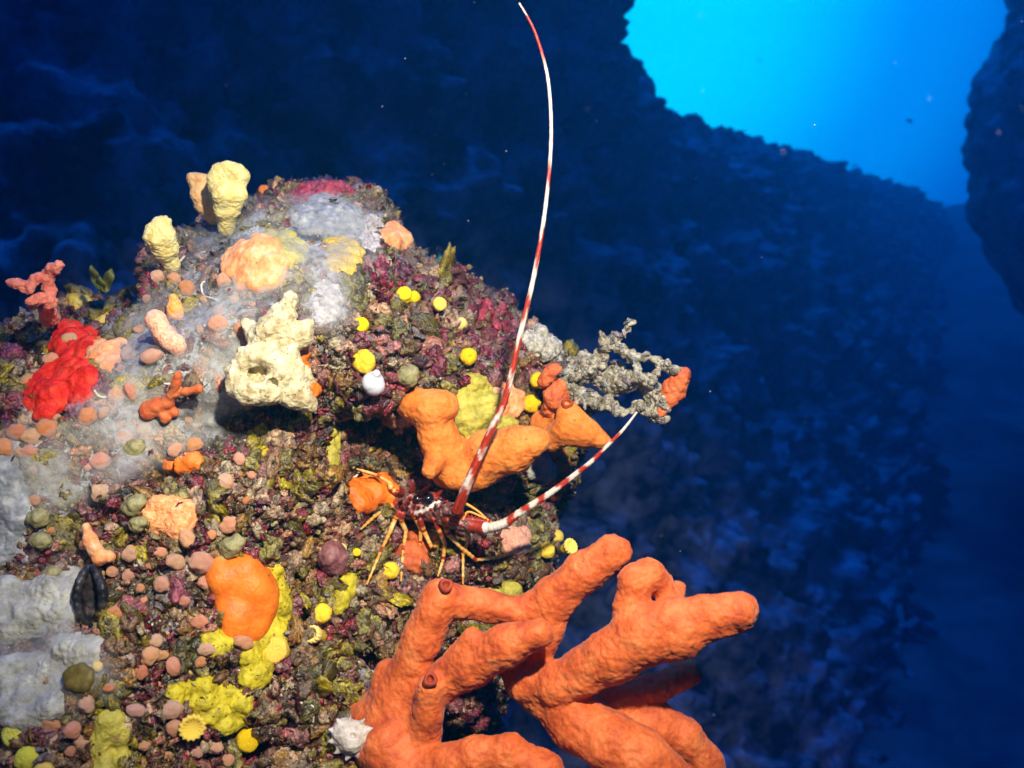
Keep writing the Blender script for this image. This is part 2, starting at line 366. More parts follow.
def resample(P, n):
    P = np.asarray(P, float); d = np.r_[0, np.cumsum(np.linalg.norm(np.diff(P, axis=0), axis=1))]
    t = np.linspace(0, d[-1], n); return np.stack([np.interp(t, d, P[:, k]) for k in range(3)], 1)

def bycurve(pts, n):
    t = np.linspace(0, len(pts) - 1, n); P = np.array(pts, float)
    return np.stack([np.interp(t, np.arange(len(pts)), P[:, k]) for k in range(3)], 1)

crest = [(-1200,-900,2.4), (-300,-760,2.9), (120,-600,3.4), (330,-500,3.8), (440,-400,4.1), (490,-300,4.4), (548,-170,4.6), (570,-40,5.8), (583,36,6.0), (622,52,6.3), (650,84,6.6), (657,112,6.8), (692,116,7.2), (712,132,7.6),
         (760,142,9.3), (800,154,11.), (830,166,12.5), (880,181,15), (915,190,16.5), (938,212,17.6), (952,262,18.3), (960,330,18.9)]
foot = [(-1200,1500,1.9), (-300,1500,2.0), (-100,1500,2.0), (100,1500,2.3), (400,1450,2.9), (650,1300,3.5), (780,1200,3.9), (840,1080,4.2), (860,980,4.5), (868,900,4.8), (875,800,5.2), (885,700,6),
        (895,600,7), (905,500,8.3), (915,420,10), (925,350,12), (938,320,15), (955,345,18.7)]
NU, NV = 620, 300
c_ = bycurve([at(*p) for p in crest], NU); f_ = bycurve([at(*p) for p in foot], NU)
v = np.linspace(0, 1, 250)
rows = [f_ + np.array([0.3, -.2, -1.2]) * (1 - q) for q in np.linspace(0, 1, 12)[:-1]]
P = np.stack(rows, 1)
body = f_[:, None, :] * (1 - v)[None, :, None] + c_[:, None, :] * v[None, :, None]
bulge = np.sin(v * math.pi) ** .6
body = body + bulge[None, :, None] * np.array([0.0, .22, 0.0]) * np.linalg.norm(c_ - f_, axis=1)[:, None, None] * np.interp(np.linspace(0, 1, NU), [0, .22, .40, 1], [.35, .35, .3, .3])[:, None, None]
back = np.stack([c_ + np.array([-0.35 * q, .9 * q, -0.25 * q * q]) * 2.5 for q in np.linspace(0, 1, 40)[1:]], 1)
G = np.concatenate([P, body, back], 1)
nu, nv = G.shape[:2]
V = G.reshape(-1, 3); Fc = grid_faces(nu, nv)
N = vnormals(V, Fc)
if N[nu // 2 * nv + 100] @ np.array([0, -1, .2]) < 0: N = -N; Fc = Fc[:, ::-1].copy()
dist = np.clip(V[:, 1] / 6, .4, 1.6)
d1, d2, cid = worley(V + .25 * np.stack([noise(V, 1.5, 3), noise(V, 1.5, 4), noise(V, 1.5, 5)], 1), 2.6, 11)
e1, e2, cid2 = worley(V + .05 * np.stack([noise(V, 6, 3), noise(V, 6, 4), noise(V, 6, 5)], 1), 5.0, 12)
cr = np.repeat(np.r_[np.zeros(11), np.ones(250) - sstep(.93, 1, v) * .75, np.full(39, .25)][None, :], nu, 0).ravel()
disp = (.30 * fbm(V, .7, 3, 1) + .34 * np.clip(.75 - d1, -.3, 1) * (1 + .5 * noise(V, 2, 9)) + .20 * np.clip(.7 - e1, -.2, 1) + .10 * np.abs(fbm(V, 4.5, 3, 16)) + .05 * np.clip(.7 - worley(V, 15.0, 13)[0], -.2, 1) + .06 * fbm(V, 9, 3, 6)) * cr + .07 * fbm(V, 2.4, 2, 8) * (1 - cr)
V = V + N * disp[:, None]
wall = mesh_obj('reef_wall', V, Fc, M['wall'])
tag(wall, 'dark blue overgrown reef slope rising behind the lit outcrop', None, None, 'structure')

def inflate(contour, centre, depth_f, nth, nr, nb, back_depth):
    """A rounded rock from an outline: a front shell by depth_f and a back that runs away from the camera."""
    C = np.array(contour, float); cx, cy_ = centre
    an = np.unwrap(np.arctan2(C[:, 1] - cy_, C[:, 0] - cx)); ra = np.hypot(C[:, 0] - cx, C[:, 1] - cy_)
    o = np.argsort(an); an = an[o]; ra = ra[o]
    th = np.linspace(an[0], an[0] + 2 * math.pi, nth, endpoint=False)
    R = np.interp(th, np.r_[an, an[0] + 2 * math.pi], np.r_[ra, ra[0]])
    rr = np.linspace(0.012, 1, nr)
    px = cx + np.cos(th)[:, None] * R[:, None] * rr[None]; py = cy_ + np.sin(th)[:, None] * R[:, None] * rr[None]
    D = depth_f(px, py, rr[None] * np.ones_like(px))
    q = np.linspace(0, 1, nb + 1)[1:]
    sh = 1 - .62 * q ** 1.5
    bx = cx + (px[:, -1:] - cx) * sh; by = cy_ + (py[:, -1:] - cy_) * sh
    bD = D[:, -1:] + (back_depth - D[:, -1:]) * q[None] ** .8
    px = np.concatenate([px, bx], 1); py = np.concatenate([py, by], 1); D = np.concatenate([D, bD], 1)
    V = np.stack([(px - 512) / F * D, D, (384 - py) / F * D], -1)
    nv = V.shape[1]; i = np.arange(nth)[:, None]; j = np.arange(nv - 1)[None]
    i2 = (i + 1) % nth
    Q = np.stack([i * nv + j + 0 * i2, i2 * nv + j, i2 * nv + j + 1, i * nv + j + 1 + 0 * i2], -1).reshape(-1, 4)
    V = V.reshape(-1, 3)
    # caps
    V = np.concatenate([V, V[np.arange(nth) * nv].mean(0)[None], V[np.arange(nth) * nv + nv - 1].mean(0)[None]])
    a = np.arange(nth); b = (a + 1) % nth
    c1 = np.stack([np.full(nth, len(V) - 2), b * nv, a * nv, a * nv], 1)
    T1 = c1[:, :3]; T2 = np.stack([np.full(nth, len(V) - 1), a * nv + nv - 1, b * nv + nv - 1], 1)
    return V, Q, np.concatenate([T1, T2]), px, py

def rock_mesh(name, V, Q, T, mat, col=None):
    faces = Q.tolist() + T.tolist()
    return mesh_obj(name, V, faces, mat, col=col)

def cliff_depth(px, py, r):
    return 7.2 - 1.0 * np.sqrt(np.clip(1 - r ** 3, 0, 1)) - (px - 960) * .002
cc = [(1026,-60),(1014,10),(999,40),(985,75),(976,120),(974,165),(975,195),(986,240),(1006,282),(1028,312),(1060,345),(1150,420),(1350,440),(1480,200),(1420,-150),(1200,-330),(1060,-220)]
V, Q, T, _, _ = inflate(cc, (1200, 80), cliff_depth, 420, 170, 24, 11.0)
N = vnormals(V, Q)
if N[200] @ np.array([0, -1, 0]) < 0: N = -N; Q = Q[:, ::-1]; T = T[:, ::-1]
d1, _, _ = worley(V, 2.4, 21); e1, _, _ = worley(V, 6, 22)
V = V + N * (.12 * fbm(V, .9, 3, 31) + .14 * np.clip(.7 - d1, -.2, 1) + .06 * np.clip(.7 - e1, -.2, 1) + .04 * fbm(V, 9, 2, 33))[:, None]
cl = rock_mesh('cliff', V, Q, T, M['wall']); tag(cl, 'steep shaded rock wall at the far side of the gully', None, None, 'structure')

gx = np.linspace(-9, 13, 160); gy = np.linspace(-1.4, 20, 200)
X, Y = np.meshgrid(gx, gy, indexing='ij')
Z = -4.05 + .36 * Y + .006 * np.maximum(Y - 8, 0) ** 2
V = np.stack([X, Y, Z], -1).reshape(-1, 3)
V[:, 2] += .25 * fbm(V * (1, 1, 0), .5, 4, 41)
sb = mesh_obj('seabed', V, grid_faces(160, 200), M['sand']); tag(sb, 'pale sandy gully floor between the two rock walls', None, None, 'structure')

def haze():
    lo, hi = np.array([-13., -1.6, -8.]), np.array([16., 20.5, 8.5])
    V = [(x, y, z) for x in (lo[0], hi[0]) for y in (lo[1], hi[1]) for z in (lo[2], hi[2])]
    Fq = [[0,1,3,2],[4,6,7,5],[0,4,5,1],[2,3,7,6],[0,2,6,4],[1,5,7,3]]
    m = bpy.data.materials.new('water_haze'); m.use_nodes = True
    nd = m.node_tree.nodes; lk = m.node_tree.links; nd.clear()
    out = nd.new('ShaderNodeOutputMaterial'); pv = nd.new('ShaderNodeVolumePrincipled')
    pv.inputs['Color'].default_value = (.02, .55, .95, 1); pv.inputs['Density'].default_value = .062; pv.inputs['Anisotropy'].default_value = .6
    lk.new(pv.outputs[0], out.inputs['Volume'])
    o = mesh_obj('haze', V, Fq, m, smooth=False); o['kind'] = 'stuff'; o['label'] = 'blue sea water fading the far rock'
haze()

# ------------------------------------------------------------------ the outcrop
cps = [(220,560,.78),(0,700,.715),(0,450,.80),(60,370,.84),(-250,600,.85),(250,720,.76),(400,740,.82),(450,650,.90),(500,600,.94),(330,560,.85),(425,500,.965),(390,440,.97),
       (430,350,.91),(480,330,.95),(550,350,1.0),(330,300,.86),(250,250,.90),(300,200,.98),(200,240,.95),(160,330,.85),(150,430,.82),(270,380,.83),(310,470,.83),(540,450,.99),
       (550,560,.98),(300,900,.76),(0,950,.69),(430,560,.93),(470,420,.93),(370,400,.88),(-100,330,.95),(100,310,.93),(200,650,.765),(100,560,.775)]
A = np.array(cps); XY = A[:, :2]
K = np.sqrt(((XY[:, None] - XY[None]) ** 2).sum(-1) + 400.0)
Wt = np.linalg.solve(np.block([[K, np.ones((len(A), 1))], [np.ones((1, len(A))), np.zeros((1, 1))]]), np.r_[A[:, 2], 0])
def base_depth(px, py):
    p = np.stack([np.ravel(px), np.ravel(py)], 1)
    out = np.zeros(len(p))
    for s in range(0, len(p), 100000):
        q = p[s:s+100000]; out[s:s+100000] = np.sqrt(((q[:, None] - XY[None]) ** 2).sum(-1) + 400.0) @ Wt[:-1] + Wt[-1]
    return out.reshape(np.shape(px))
HOLES = [(165,478,15,16,.05),(392,445,26,30,.05),(240,425,40,20,.03),(355,430,12,18,.03),(455,735,40,28,.05),(130,745,26,14,.04),(250,745,14,10,.03),(300,745,16,12,.03),(418,545,40,18,.015),(270,440,40,14,.02),(250,418,55,16,.035)]
_hr = random.Random(77)
HOLES += [(_hr.uniform(20, 540), _hr.uniform(330, 760), _hr.uniform(6, 13), _hr.uniform(5, 11), _hr.uniform(.018, .04)) for _ in range(46)]
def rock_depth(px, py, r):
    D = base_depth(px, py) + .17 * (1 - np.sqrt(np.clip(1 - r ** 7, 0, 1)))
    for hx, hy, sx, sy, dd in HOLES:
        D = D + dd * np.exp(-(((px - hx) / sx) ** 2 + ((py - hy) / sy) ** 2))
    return D
contour = [(-260,330),(-120,310),(-30,325),(5,330),(30,318),(62,306),(110,300),(140,290),(150,258),(165,238),(195,226),(230,204),(262,193),(320,183),(360,187),(385,202),(402,237),(432,260),
           (470,276),(505,301),(530,326),(558,348),(575,374),(585,400),(584,430),(575,455),(566,475),(558,500),(556,530),(552,560),(542,600),(524,640),(500,690),(486,740),(476,800),(440,900),
           (330,1010),(60,1040),(-200,1000),(-330,700)]
V, Q, T, PX, PY = inflate(contour, (220, 560), rock_depth, 1500, 300, 30, 1.9)
N = vnormals(V, Q)
if N[1000 * 331 + 100] @ np.array([0, -1, 0]) < 0: N = -N; Q = Q[:, ::-1]; T = T[:, ::-1]
wq = V + .010 * np.stack([noise(V, 30, 51), noise(V, 30, 52), noise(V, 30, 53)], 1)
d1, d2, cid = worley(wq, 38, 54); e1, e2, cid2 = worley(wq, 95, 55)
px = (V[:, 0] / V[:, 1]) * F + 512; py = 384 - (V[:, 2] / V[:, 1]) * F
g2 = lambda x, y, sx, sy: np.exp(-(((px - x) / sx) ** 2 + ((py - y) / sy) ** 2))
film = g2(160,345,50,50) + g2(255,255,65,42) + .9*g2(330,225,50,35) + g2(35,480,55,45) + g2(205,395,55,45) + g2(105,440,60,40) + g2(10,520,30,50) + .7*g2(330,300,35,40) + .8*g2(230,345,50,60)
film = np.clip(film * 1.15 + .5 * noise(V, 45, 61), 0, 1)
rough_w = 1 - .85 * sstep(.25, .7, film)
V0 = V.copy()
disp = .020 * fbm(V, 10, 2, 71) + (.007 * fbm(V, 45, 3, 74) + .009 * np.clip(.8 - d1, -.3, 1) - .010 * sstep(.14, 0, d2 - d1) + .004 * np.clip(.8 - e1, -.3, 1) - .004 * sstep(.12, 0, e2 - e1) + .003 * noise(V, 190, 72)) * rough_w
V = V + N * disp[:, None]
# colours of what grows there: a patchwork of cells, chosen by zone
PAL = {'maroon': (.10,.018,.022), 'crimson': (.26,.022,.04), 'olive': (.13,.105,.022), 'brown': (.11,.06,.024), 'dark': (.02,.014,.011), 'pink': (.36,.15,.13), 'beige': (.36,.29,.18),
       'grey': (.25,.25,.23), 'ochre': (.34,.22,.03), 'mauve': (.22,.10,.13), 'rust': (.34,.10,.03), 'film': (.42,.43,.43), 'filmd': (.13,.14,.15)}
names = list(PAL); PV = np.array([PAL[k] for k in names])
def zone_weights():
    W = {k: np.full(len(px), .3) for k in names}
    W['film'][:] = 0; W['filmd'][:] = 0; W['dark'][:] = .5
    W['crimson'] += 1.6 * g2(500,330,45,45) + .8 * g2(355,195,50,20) + .5 * g2(240,500,70,40) + .7 * g2(330,650,60,60) + .5*g2(200,500,60,30)
    W['maroon'] += 1.3 * g2(480,310,70,50) + .8 * g2(340,560,80,80) + .6
    W['olive'] += .9 * g2(340,430,40,60) + .5 * g2(400,600,90,60) + .4 * g2(130,520,70,50) + .5 * g2(130,720,60,40)
    W['brown'] += .6 * g2(430,360,60,60) + .5 * g2(520,560,60,80) + .4
    W['beige'] += .8 * g2(345,400,20,80) + .6 * g2(390,260,40,50) + .5 * g2(140,610,50,30)
    W['pink'] += .7 * g2(420,320,60,50) + .4 * g2(380,240,40,50) + .3 * g2(330,480,60,60)
    W['grey'] += .6 * g2(360,300,40,70) - .1
    W['ochre'] += .2 * g2(330,230,60,30) - .15
    W['rust'] += -.1
    return np.stack([np.maximum(W[k], .02) for k in names], 1)
W = zone_weights(); CW = np.cumsum(W, 1); CW /= CW[:, -1:]
def pick(ids, salt):
    u = ((ids * 2654435761 + salt * 40503) & 0xffff) / 65535.0
    return PV[np.minimum((CW < u[:, None]).sum(1), len(names) - 1)]
c1 = pick(cid, 1); c2 = pick(cid2, 2)
colr = c1 * .35 + c2 * .65
fc = PV[names.index('film')] + (PV[names.index('filmd')] - PV[names.index('film')]) * sstep(-.25, .35, fbm(wq, 32, 4, 62, .65))[:, None]
fc = fc * (1 - .55 * sstep(.15, .4, fbm(V, 55, 3, 66))[:, None] * (1 - np.array([.9, .75, .5])))
ff = sstep(.28, .75, film)[:, None]
colr = colr * (1 - ff) + fc * ff
rock = rock_mesh('rock_outcrop', V, Q, T, M['rock'], col=colr)
tag(rock, 'knobbly rock outcrop covered with sponges, algae and corals', None, None, 'structure')
BV = BVHTree.FromPolygons([tuple(p) for p in V], Q.tolist() + T.tolist())

def ray(px, py):
    d = Vector(((px - 512) / F, 1, (384 - py) / F)).normalized()
    h, n, i, t = BV.ray_cast(Vector((0, 0, 0)), d)
    if h is None:
        return None, None
    if n.dot(d) > 0: n = -n
    return np.array(h), np.array(n)
def smooth_n(px, py, r=6):
    acc = np.zeros(3)
    for dx, dy in ((0,0),(r,0),(-r,0),(0,r),(0,-r)):
        h, n = ray(px + dx, py + dy)
        if h is not None: acc += n
    return acc / (np.linalg.norm(acc) + 1e-9)
def rd(px, py, default=.95):
    h, _ = ray(px, py); return h[1] if h is not None else default

def in_poly(x, y, poly):
    r = False; j = len(poly) - 1
    for i in range(len(poly)):
        if (poly[i][1] > y) != (poly[j][1] > y) and x < (poly[j][0] - poly[i][0]) * (y - poly[i][1]) / (poly[j][1] - poly[i][1]) + poly[i][0]: r = not r
        j = i
    return r

OCC = np.zeros((900, 1100), bool)
def occupy(x, y, r):
    Yg, Xg = np.ogrid[0:900, 0:1100]; x0, y0 = x + 60, y + 60
    a, b = max(0, int(y0 - r - 1)), max(0, int(x0 - r - 1)); c, d = int(y0 + r + 2), int(x0 + r + 2)
    sub = OCC[a:c, b:d]; yy, xx = np.ogrid[a:a + sub.shape[0], b:b + sub.shape[1]]; sub |= (xx - x0) ** 2 + (yy - y0) ** 2 < r * r
def occupied(x, y):
    i, j = int(y + 60), int(x + 60); return 0 <= i < 900 and 0 <= j < 1100 and OCC[i, j]
LAND = []                                        # landmarks that small repeats are told apart by
def crust_geo(poly, r=7, k=5, lift=0, step=None, vox=1.2, amps=((.0016, 80, 1), (.0012, 170, 2), (.0006, 380, 3)), sink=.35, join=.8, avoid=False):
    xs = [p[0] for p in poly]; ys = [p[1] for p in poly]; step = step or r * .8
    pr = []; spots = []; y = min(ys)
    while y <= max(ys):
        x = min(xs)
        while x <= max(xs):
            jx = x + random.uniform(-.6, .6) * step; jy = y + random.uniform(-.6, .6) * step
            if in_poly(jx, jy, poly) and not (avoid and occupied(jx, jy)):
                h, n = ray(jx, jy)
                if h is not None:
                    rr = r * random.uniform(.7, 1.15) * h[1] / F
                    n = smooth_n(jx, jy, r); c = h + n * (lift * h[1] / F - rr * sink)
                    pr.append((c, c + 1e-6, rr, rr)); spots.append((jx, jy))
            x += step
        y += step
    if not pr: return None
    for a, b in spots: occupy(a, b, r * .8)
    D = np.median([p[0][1] for p in pr]); pr = [p for p in pr if abs(p[0][1] - D) < .10]
    # keep one connected body: drop balls that touch no other
    keep = [0]; todo = [0]; rest = set(range(1, len(pr)))
    best = []
    while True:
        while todo:
            a = todo.pop(); near = [b for b in rest if np.linalg.norm(pr[a][0] - pr[b][0]) < (pr[a][2] + pr[b][2]) * join]
            for b in near: rest.discard(b); keep.append(b); todo.append(b)
        if len(keep) > len(best): best = keep
        if not rest: break
        b = rest.pop(); keep = [b]; todo = [b]
    pr = [pr[b] for b in best]
    Vv, Qq = sdf_mesh(pr, vox * D / F, k * D / F)
    return rough(Vv, Qq, amps), Qq
def crust(name, label, cat, poly, mat, land=None, group=None, **kw):
    """An encrusting growth of real thickness that follows the rock inside an outline."""
    kw.setdefault('join', 1.25); kw.setdefault('step', kw.get('r', 7) * .62)
    Vv, Qq = crust_geo(poly, **kw)
    o = mesh_obj(name, Vv, Qq, mat, loc=Vv.mean(0)); tag(o, label, cat, group)
    if land: LAND.append((sum(p[0] for p in poly) / len(poly), sum(p[1] for p in poly) / len(poly), land))
    return o

def S(px, py, D, r, dy=0):                       # chain node from pixel, depth, pixel radius
    return (at(px, py, D), r * D / F)

def body(name, label, cat, chains, mat, vox=1.5, k=6, cuts=(), amps=((.0015, 60, 1), (.0008, 200, 2)), D=.85, land=None, lp=None, parent=None, kc=None):
    pr = []
    for ch in chains:
        for c in ch: occupy(c[0], c[1], c[3] * .8)
        n = [S(*c) for c in ch]
        pr += chain(n) if len(n) > 1 else [(n[0][0], n[0][0] + 1e-6, n[0][1], n[0][1])]
    ct = []
    for ch in cuts:
        n = [S(*c) for c in ch]; ct += chain(n) if len(n) > 1 else [(n[0][0], n[0][0] + 1e-6, n[0][1], n[0][1])]
    Vv, Qq = sdf_mesh(pr, vox * D / F, k * D / F, ct, kc=(kc * D / F if kc else None))
    Vv = rough(Vv, Qq, amps)
    if parent is None:
        o = mesh_obj(name, Vv, Qq, mat, loc=Vv.mean(0)); tag(o, label, cat)
    else:
        o = mesh_obj(name, Vv, Qq, mat, parent=parent, loc=None)
        o.matrix_parent_inverse = Matrix.Translation(-parent.location)
    if land: LAND.append((lp[0], lp[1], land))
    return o

def osculum(parent, px, py, D, r, tilt=(0, -1, .2)):
    """Open pore with a raised lip and a dark throat."""
    prof = [(1.5, -.5), (1.3, -.16), (1.1, .0), (.92, .02), (.74, -.14), (.62, -.5), (.5, -.9), (0.01, -1.1)]
    n = 24; R = r * D / F; Vv = []; Fq = []
    q = Vector((0, 0, 1)).rotation_difference(Vector(tilt).normalized()); c = at(px, py, D)
    for i, (a, z) in enumerate(prof):
        for j in range(n):
            w = 1 + .07 * math.sin(3 * j * 2 * math.pi / n + px)
            Vv.append(np.array(q @ Vector((a * R * w * math.cos(j * 2 * math.pi / n), a * R * w * math.sin(j * 2 * math.pi / n), z * R))) + c)
    for i in range(len(prof) - 1):
        for j in range(n): Fq.append([i * n + j, i * n + (j + 1) % n, (i + 1) * n + (j + 1) % n, (i + 1) * n + j])
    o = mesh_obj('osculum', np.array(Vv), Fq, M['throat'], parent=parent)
    o.matrix_parent_inverse = Matrix.Translation(-parent.location)

# ---- large branching orange sponge, front right
O_AMP = ((.0034, 27, 3), (.0014, 75, 4), (.0010, 190, 5), (.0006, 420, 6))
big = body('branching_sponge', 'large bright orange branching sponge with thick finger lobes below the lobster', 'sponge', [
    [(352,722,.83,22.1),(383,722,.80,28.8),(404,682,.79,18.4),(420,640,.785,19.3),(440,600,.785,20.2),(462,603,.79,16.6),(488,608,.79,14.7),(524,612,.79,14.7),(556,598,.785,19.3),(582,572,.78,19.3),(614,551,.775,18.4)],
    [(556,600,.785,18.4),(545,632,.79,18.4),(525,672,.80,20.2)],
    [(404,712,.79,24.8),(440,686,.775,18.4),(470,664,.765,23.0),(506,646,.752,21.2),(538,633,.742,15.6)],
    [(470,660,.765,18.4),(472,640,.76,12.0)],
    [(420,742,.775,20.2),(428,712,.765,15.6),(430,686,.755,12.9)],
    [(372,700,.81,11.0),(387,672,.80,11.0),(384,690,.8,12.9)],
    [(360,730,.81,23.9),(392,748,.78,32.6),(420,790,.77,38.4)],
    [(400,770,.77,23.9),(450,768,.755,21.2),(478,757,.75,19.3),(508,754,.745,18.4),(540,772,.745,20.2),(565,800,.75,22.1)],
    [(512,664,.80,14.7),(528,682,.79,18.4),(558,684,.775,22.1),(585,672,.765,23.0),(611,656,.755,26.9),(646,634,.745,29.8),(680,628,.738,27.8),(712,616,.73,22.1),(738,611,.725,20.2)],
    [(634,636,.750,22.1),(630,608,.752,15.6),(636,582,.752,17.5),(648,575,.755,14.7),(660,584,.762,12.9),(672,604,.758,12.0),(682,622,.748,14.7)],
    [(672,604,.762,11.0),(678,588,.77,8.3)],
    [(524,682,.80,16.6),(546,698,.79,20.2),(576,720,.775,27.8),(610,742,.76,29.8),(644,762,.75,29.8),(668,790,.745,28.8)],
    [(575,722,.79,23.9),(612,702,.80,18.4),(652,688,.805,14.7),(690,672,.81,11.0)],
    [(610,730,.79,20.2),(652,724,.80,21.2),(682,738,.80,20.2),(702,764,.80,20.2),(710,785,.80,18.4)],
    ], M['orange'], vox=1.5, k=6.5, D=.77, cuts=[[(653,598,.715,4.6),(652,612,.715,5.5),(648,624,.715,4.6)]], amps=O_AMP, land='large branching orange sponge', lp=(430,690))
osculum(big, 430, 679, .7425, 5, (-.05, -.9, .45)); osculum(big, 446, 584, .7675, 5, (.05, -.75, .6))

body('lobed_sponge', 'pale orange forked sponge hanging over the lobster hole', 'sponge', [
    [(404,402,.915,9),(414,405,.91,16),(432,410,.905,19),(443,404,.90,15)],
    [(428,414,.91,17),(436,436,.91,18),(445,456,.915,19),(452,468,.915,20)],
    [(434,462,.89,11),(429,471,.88,9)],
    [(445,468,.915,18),(468,470,.915,18),(489,456,.91,24),(516,448,.90,22),(534,441,.89,14),(541,440,.887,9)],
    [(480,476,.905,12),(455,478,.905,12)], [(450,470,.93,18),(470,440,.96,20)]],
    M['orange2'], vox=1.4, k=8, D=.9, amps=O_AMP, land='forked pale orange sponge', lp=(460,440))
sp3 = body('lobed_sponge', 'small orange sponge with one round pore at the outcrop edge', 'sponge', [
    [(567,407,.935,9),(570,418,.935,14),(585,432,.935,14),(600,440,.935,8),(608,442,.935,4)],
    [(552,440,.95,12),(566,430,.94,14),(583,434,.935,13)], [(560,420,.97,14),(545,425,.99,16)]],
    M['orange2'], vox=1.3, k=6, D=.93, land='pored orange sponge', lp=(580,425))
osculum(sp3, 567, 402, .924, 4.2, (-.1, -.75, .6))
body('lobed_sponge', 'small rust orange finger sponge beside the yellow polyps at the edge', 'sponge', [
    [(560,388,.955,8),(554,398,.955,9),(549,410,.965,9)], [(549,374,.965,7),(555,369,.965,5),(545,380,.97,8)], [(556,392,.96,6),(562,396,.965,6)]], M['rust'], vox=1.0, k=5, D=.96, amps=((.0035, 60, 4), (.0022, 140, 5), (.001, 300, 6)))

# ---- silt-covered branching growth sticking out at the right
CRUSTED = []
E_AMP = ((.0040, 70, 6), (.0034, 130, 7), (.0018, 260, 8))
twig = body('bryozoan_branch', 'silty beige branching growth jutting out with a twisted twig on top', 'bryozoan', [
    [(556,388,1.0,12),(574,374,.985,10),(588,368,.975,9)], [(566,384,.99,10),(580,396,.975,9),(594,400,.965,8)],
    [(584,366,.985,11),(600,374,.985,9),(612,386,.98,10),(628,380,.965,11),(644,384,.975,9),(654,394,.965,10),(664,402,.955,11)],
    [(590,402,.975,9),(606,402,.97,7),(622,412,.965,5),(640,408,.96,6),(655,414,.955,9),(664,418,.955,5)],
    [(584,356,.985,5),(592,362,.98,8),(599,356,.975,5),(611,345,.965,5),(618,337,.962,3.6),(626,331,.957,3),(633,322,.954,3.6),(629,319,.954,2)],
    [(605,346,.967,4.4),(601,336,.962,2.8),(600,331,.958,3.2)],
    [(612,342,.967,6),(622,350,.962,5),(631,356,.957,4),(636,366,.95,3.8),(638,378,.95,5)],
    [(632,358,.957,3.6),(646,356,.952,3.4),(656,361,.95,3.6),(666,366,.948,5),(676,370,.947,5)],
    [(656,360,.95,4),(658,372,.948,3.4),(650,380,.95,5),(640,378,.95,6)],
    [(606,352,.975,5),(600,364,.975,6)], [(616,366,.985,7),(622,374,.985,8)], [(572,360,.99,4),(580,364,.985,6)]], M['encrusted'], vox=1.0, k=2.6, D=.97,
    cuts=[[(579,383,.945,5),(579,383,.985,4)], [(628,396,.95,4),(632,396,.975,4)]], kc=1.5, amps=E_AMP, land='silty branching growth', lp=(625,375))
CRUSTED.append((twig, (556, 312, 690, 425)))
body('lobed_sponge', 'rusty orange sponge tip capping the end of the silty branching growth', 'sponge', [
    [(664,394,.955,8),(673,386,.950,10),(682,378,.946,8)], [(668,402,.95,7),(660,410,.952,7)], [(676,392,.952,8),(684,384,.95,5)]], M['rust'], vox=1.0, k=4, D=.95, amps=((.0040, 60, 4), (.0024, 140, 5), (.001, 320, 6)))
crust('bryozoan_crust', 'cream coloured crusty lump on the outcrop edge behind the long antenna', 'bryozoan', [(528,332),(545,328),(562,338),(568,350),(555,360),(538,358),(528,348)],
      M['cream_white'], r=9, k=4, amps=((.004, 90, 1), (.003, 200, 2)), land='cream crusty lump')

# ---- sponges along the top
def fan(name, label, mat, foot, tips, fr, D, dn):
    ch = []
    for (x, y, r) in tips:
        mx, my = foot[0] * .45 + x * .55 + random.uniform(-2, 2), foot[1] * .45 + y * .55
        ch.append([(foot[0], foot[1], D, fr), (mx, my, D - dn * .6, (fr + r) * .52), (x, y, D - dn, r)])
    return body(name, label, 'sponge', ch, mat, vox=1.0, k=4.5, D=D, amps=((.0014, 60, 1), (.0009, 240, 2), (.0006, 500, 3)))
D0 = rd(228, 236) - .01
fan('fan_sponge', 'large pale yellow fan sponge standing highest on the outcrop top', M['yellow_fan'], (226,228), [(213,178,7),(219,171,8),(228,169,8),(237,172,8),(244,176,6),(240,195,8),(224,195,12)], 5, D0, .03)
LAND.append((228, 195, 'tall yellow fan sponge'))
fan('fan_sponge', 'narrow peach fan sponge tucked behind the tall yellow one', M['peach_fan'], (215,216), [(192,178,5.5),(198,179,6),(204,180,6),(198,196,8)], 7, D0 + .035, .02)
D0 = rd(172, 268) - .012
fan('fan_sponge', 'small yellow fan sponge on a short stalk at the shoulder of the outcrop', M['yellow_fan'], (172,264), [(150,238,7),(152,230,7),(159,224,7),(165,222,6),(166,235,9),(158,240,9)], 5.5, D0, .03)
LAND.append((160, 240, 'small yellow fan sponge'))
crust('crust_sponge', 'lumpy peach orange sponge patch below the tall yellow fan', 'sponge', [(232,215),(258,213),(262,238),(275,248),(285,264),(276,282),(258,290),(238,284),(224,268),(222,245)],
      M['peach'], r=9, k=4, lift=3, amps=((.0025, 60, 1), (.0016, 140, 2)), land='lumpy peach patch')
crust('crust_sponge', 'small orange mound peeping out behind the peach patch on the crest', 'sponge', [(250,186),(262,184),(268,192),(258,196)], M['orange2'], r=7, lift=2)
crust('crust_sponge', 'ochre yellow sponge patch with dark pores below the crest', 'sponge', [(330,242),(350,238),(360,254),(354,272),(338,274),(326,262)], M['ochre'], r=7, land='ochre patch')
crust('crust_sponge', 'dull olive yellow sponge patch between peach and ochre patches', 'sponge', [(268,232),(290,232),(308,246),(302,262),(285,264),(274,252)], M['olive_crust'], r=7, sink=.55)
crust('crust_sponge', 'blue grey filmy sponge draped below the red crest', 'sponge', [(290,210),(325,196),(352,206),(362,226),(350,238),(322,236),(300,230)], M['film'], r=8, k=7, sink=.5, amps=((.003, 60, 1), (.002, 150, 2)), land='filmy crest sponge')
crust('crust_sponge', 'rosy red bumpy crust along the very crest of the outcrop', 'sponge', [(290,192),(312,184),(345,184),(352,192),(325,194),(298,204)], M['magenta'], r=6, k=3, amps=((.003, 120, 1), (.002, 260, 2)))
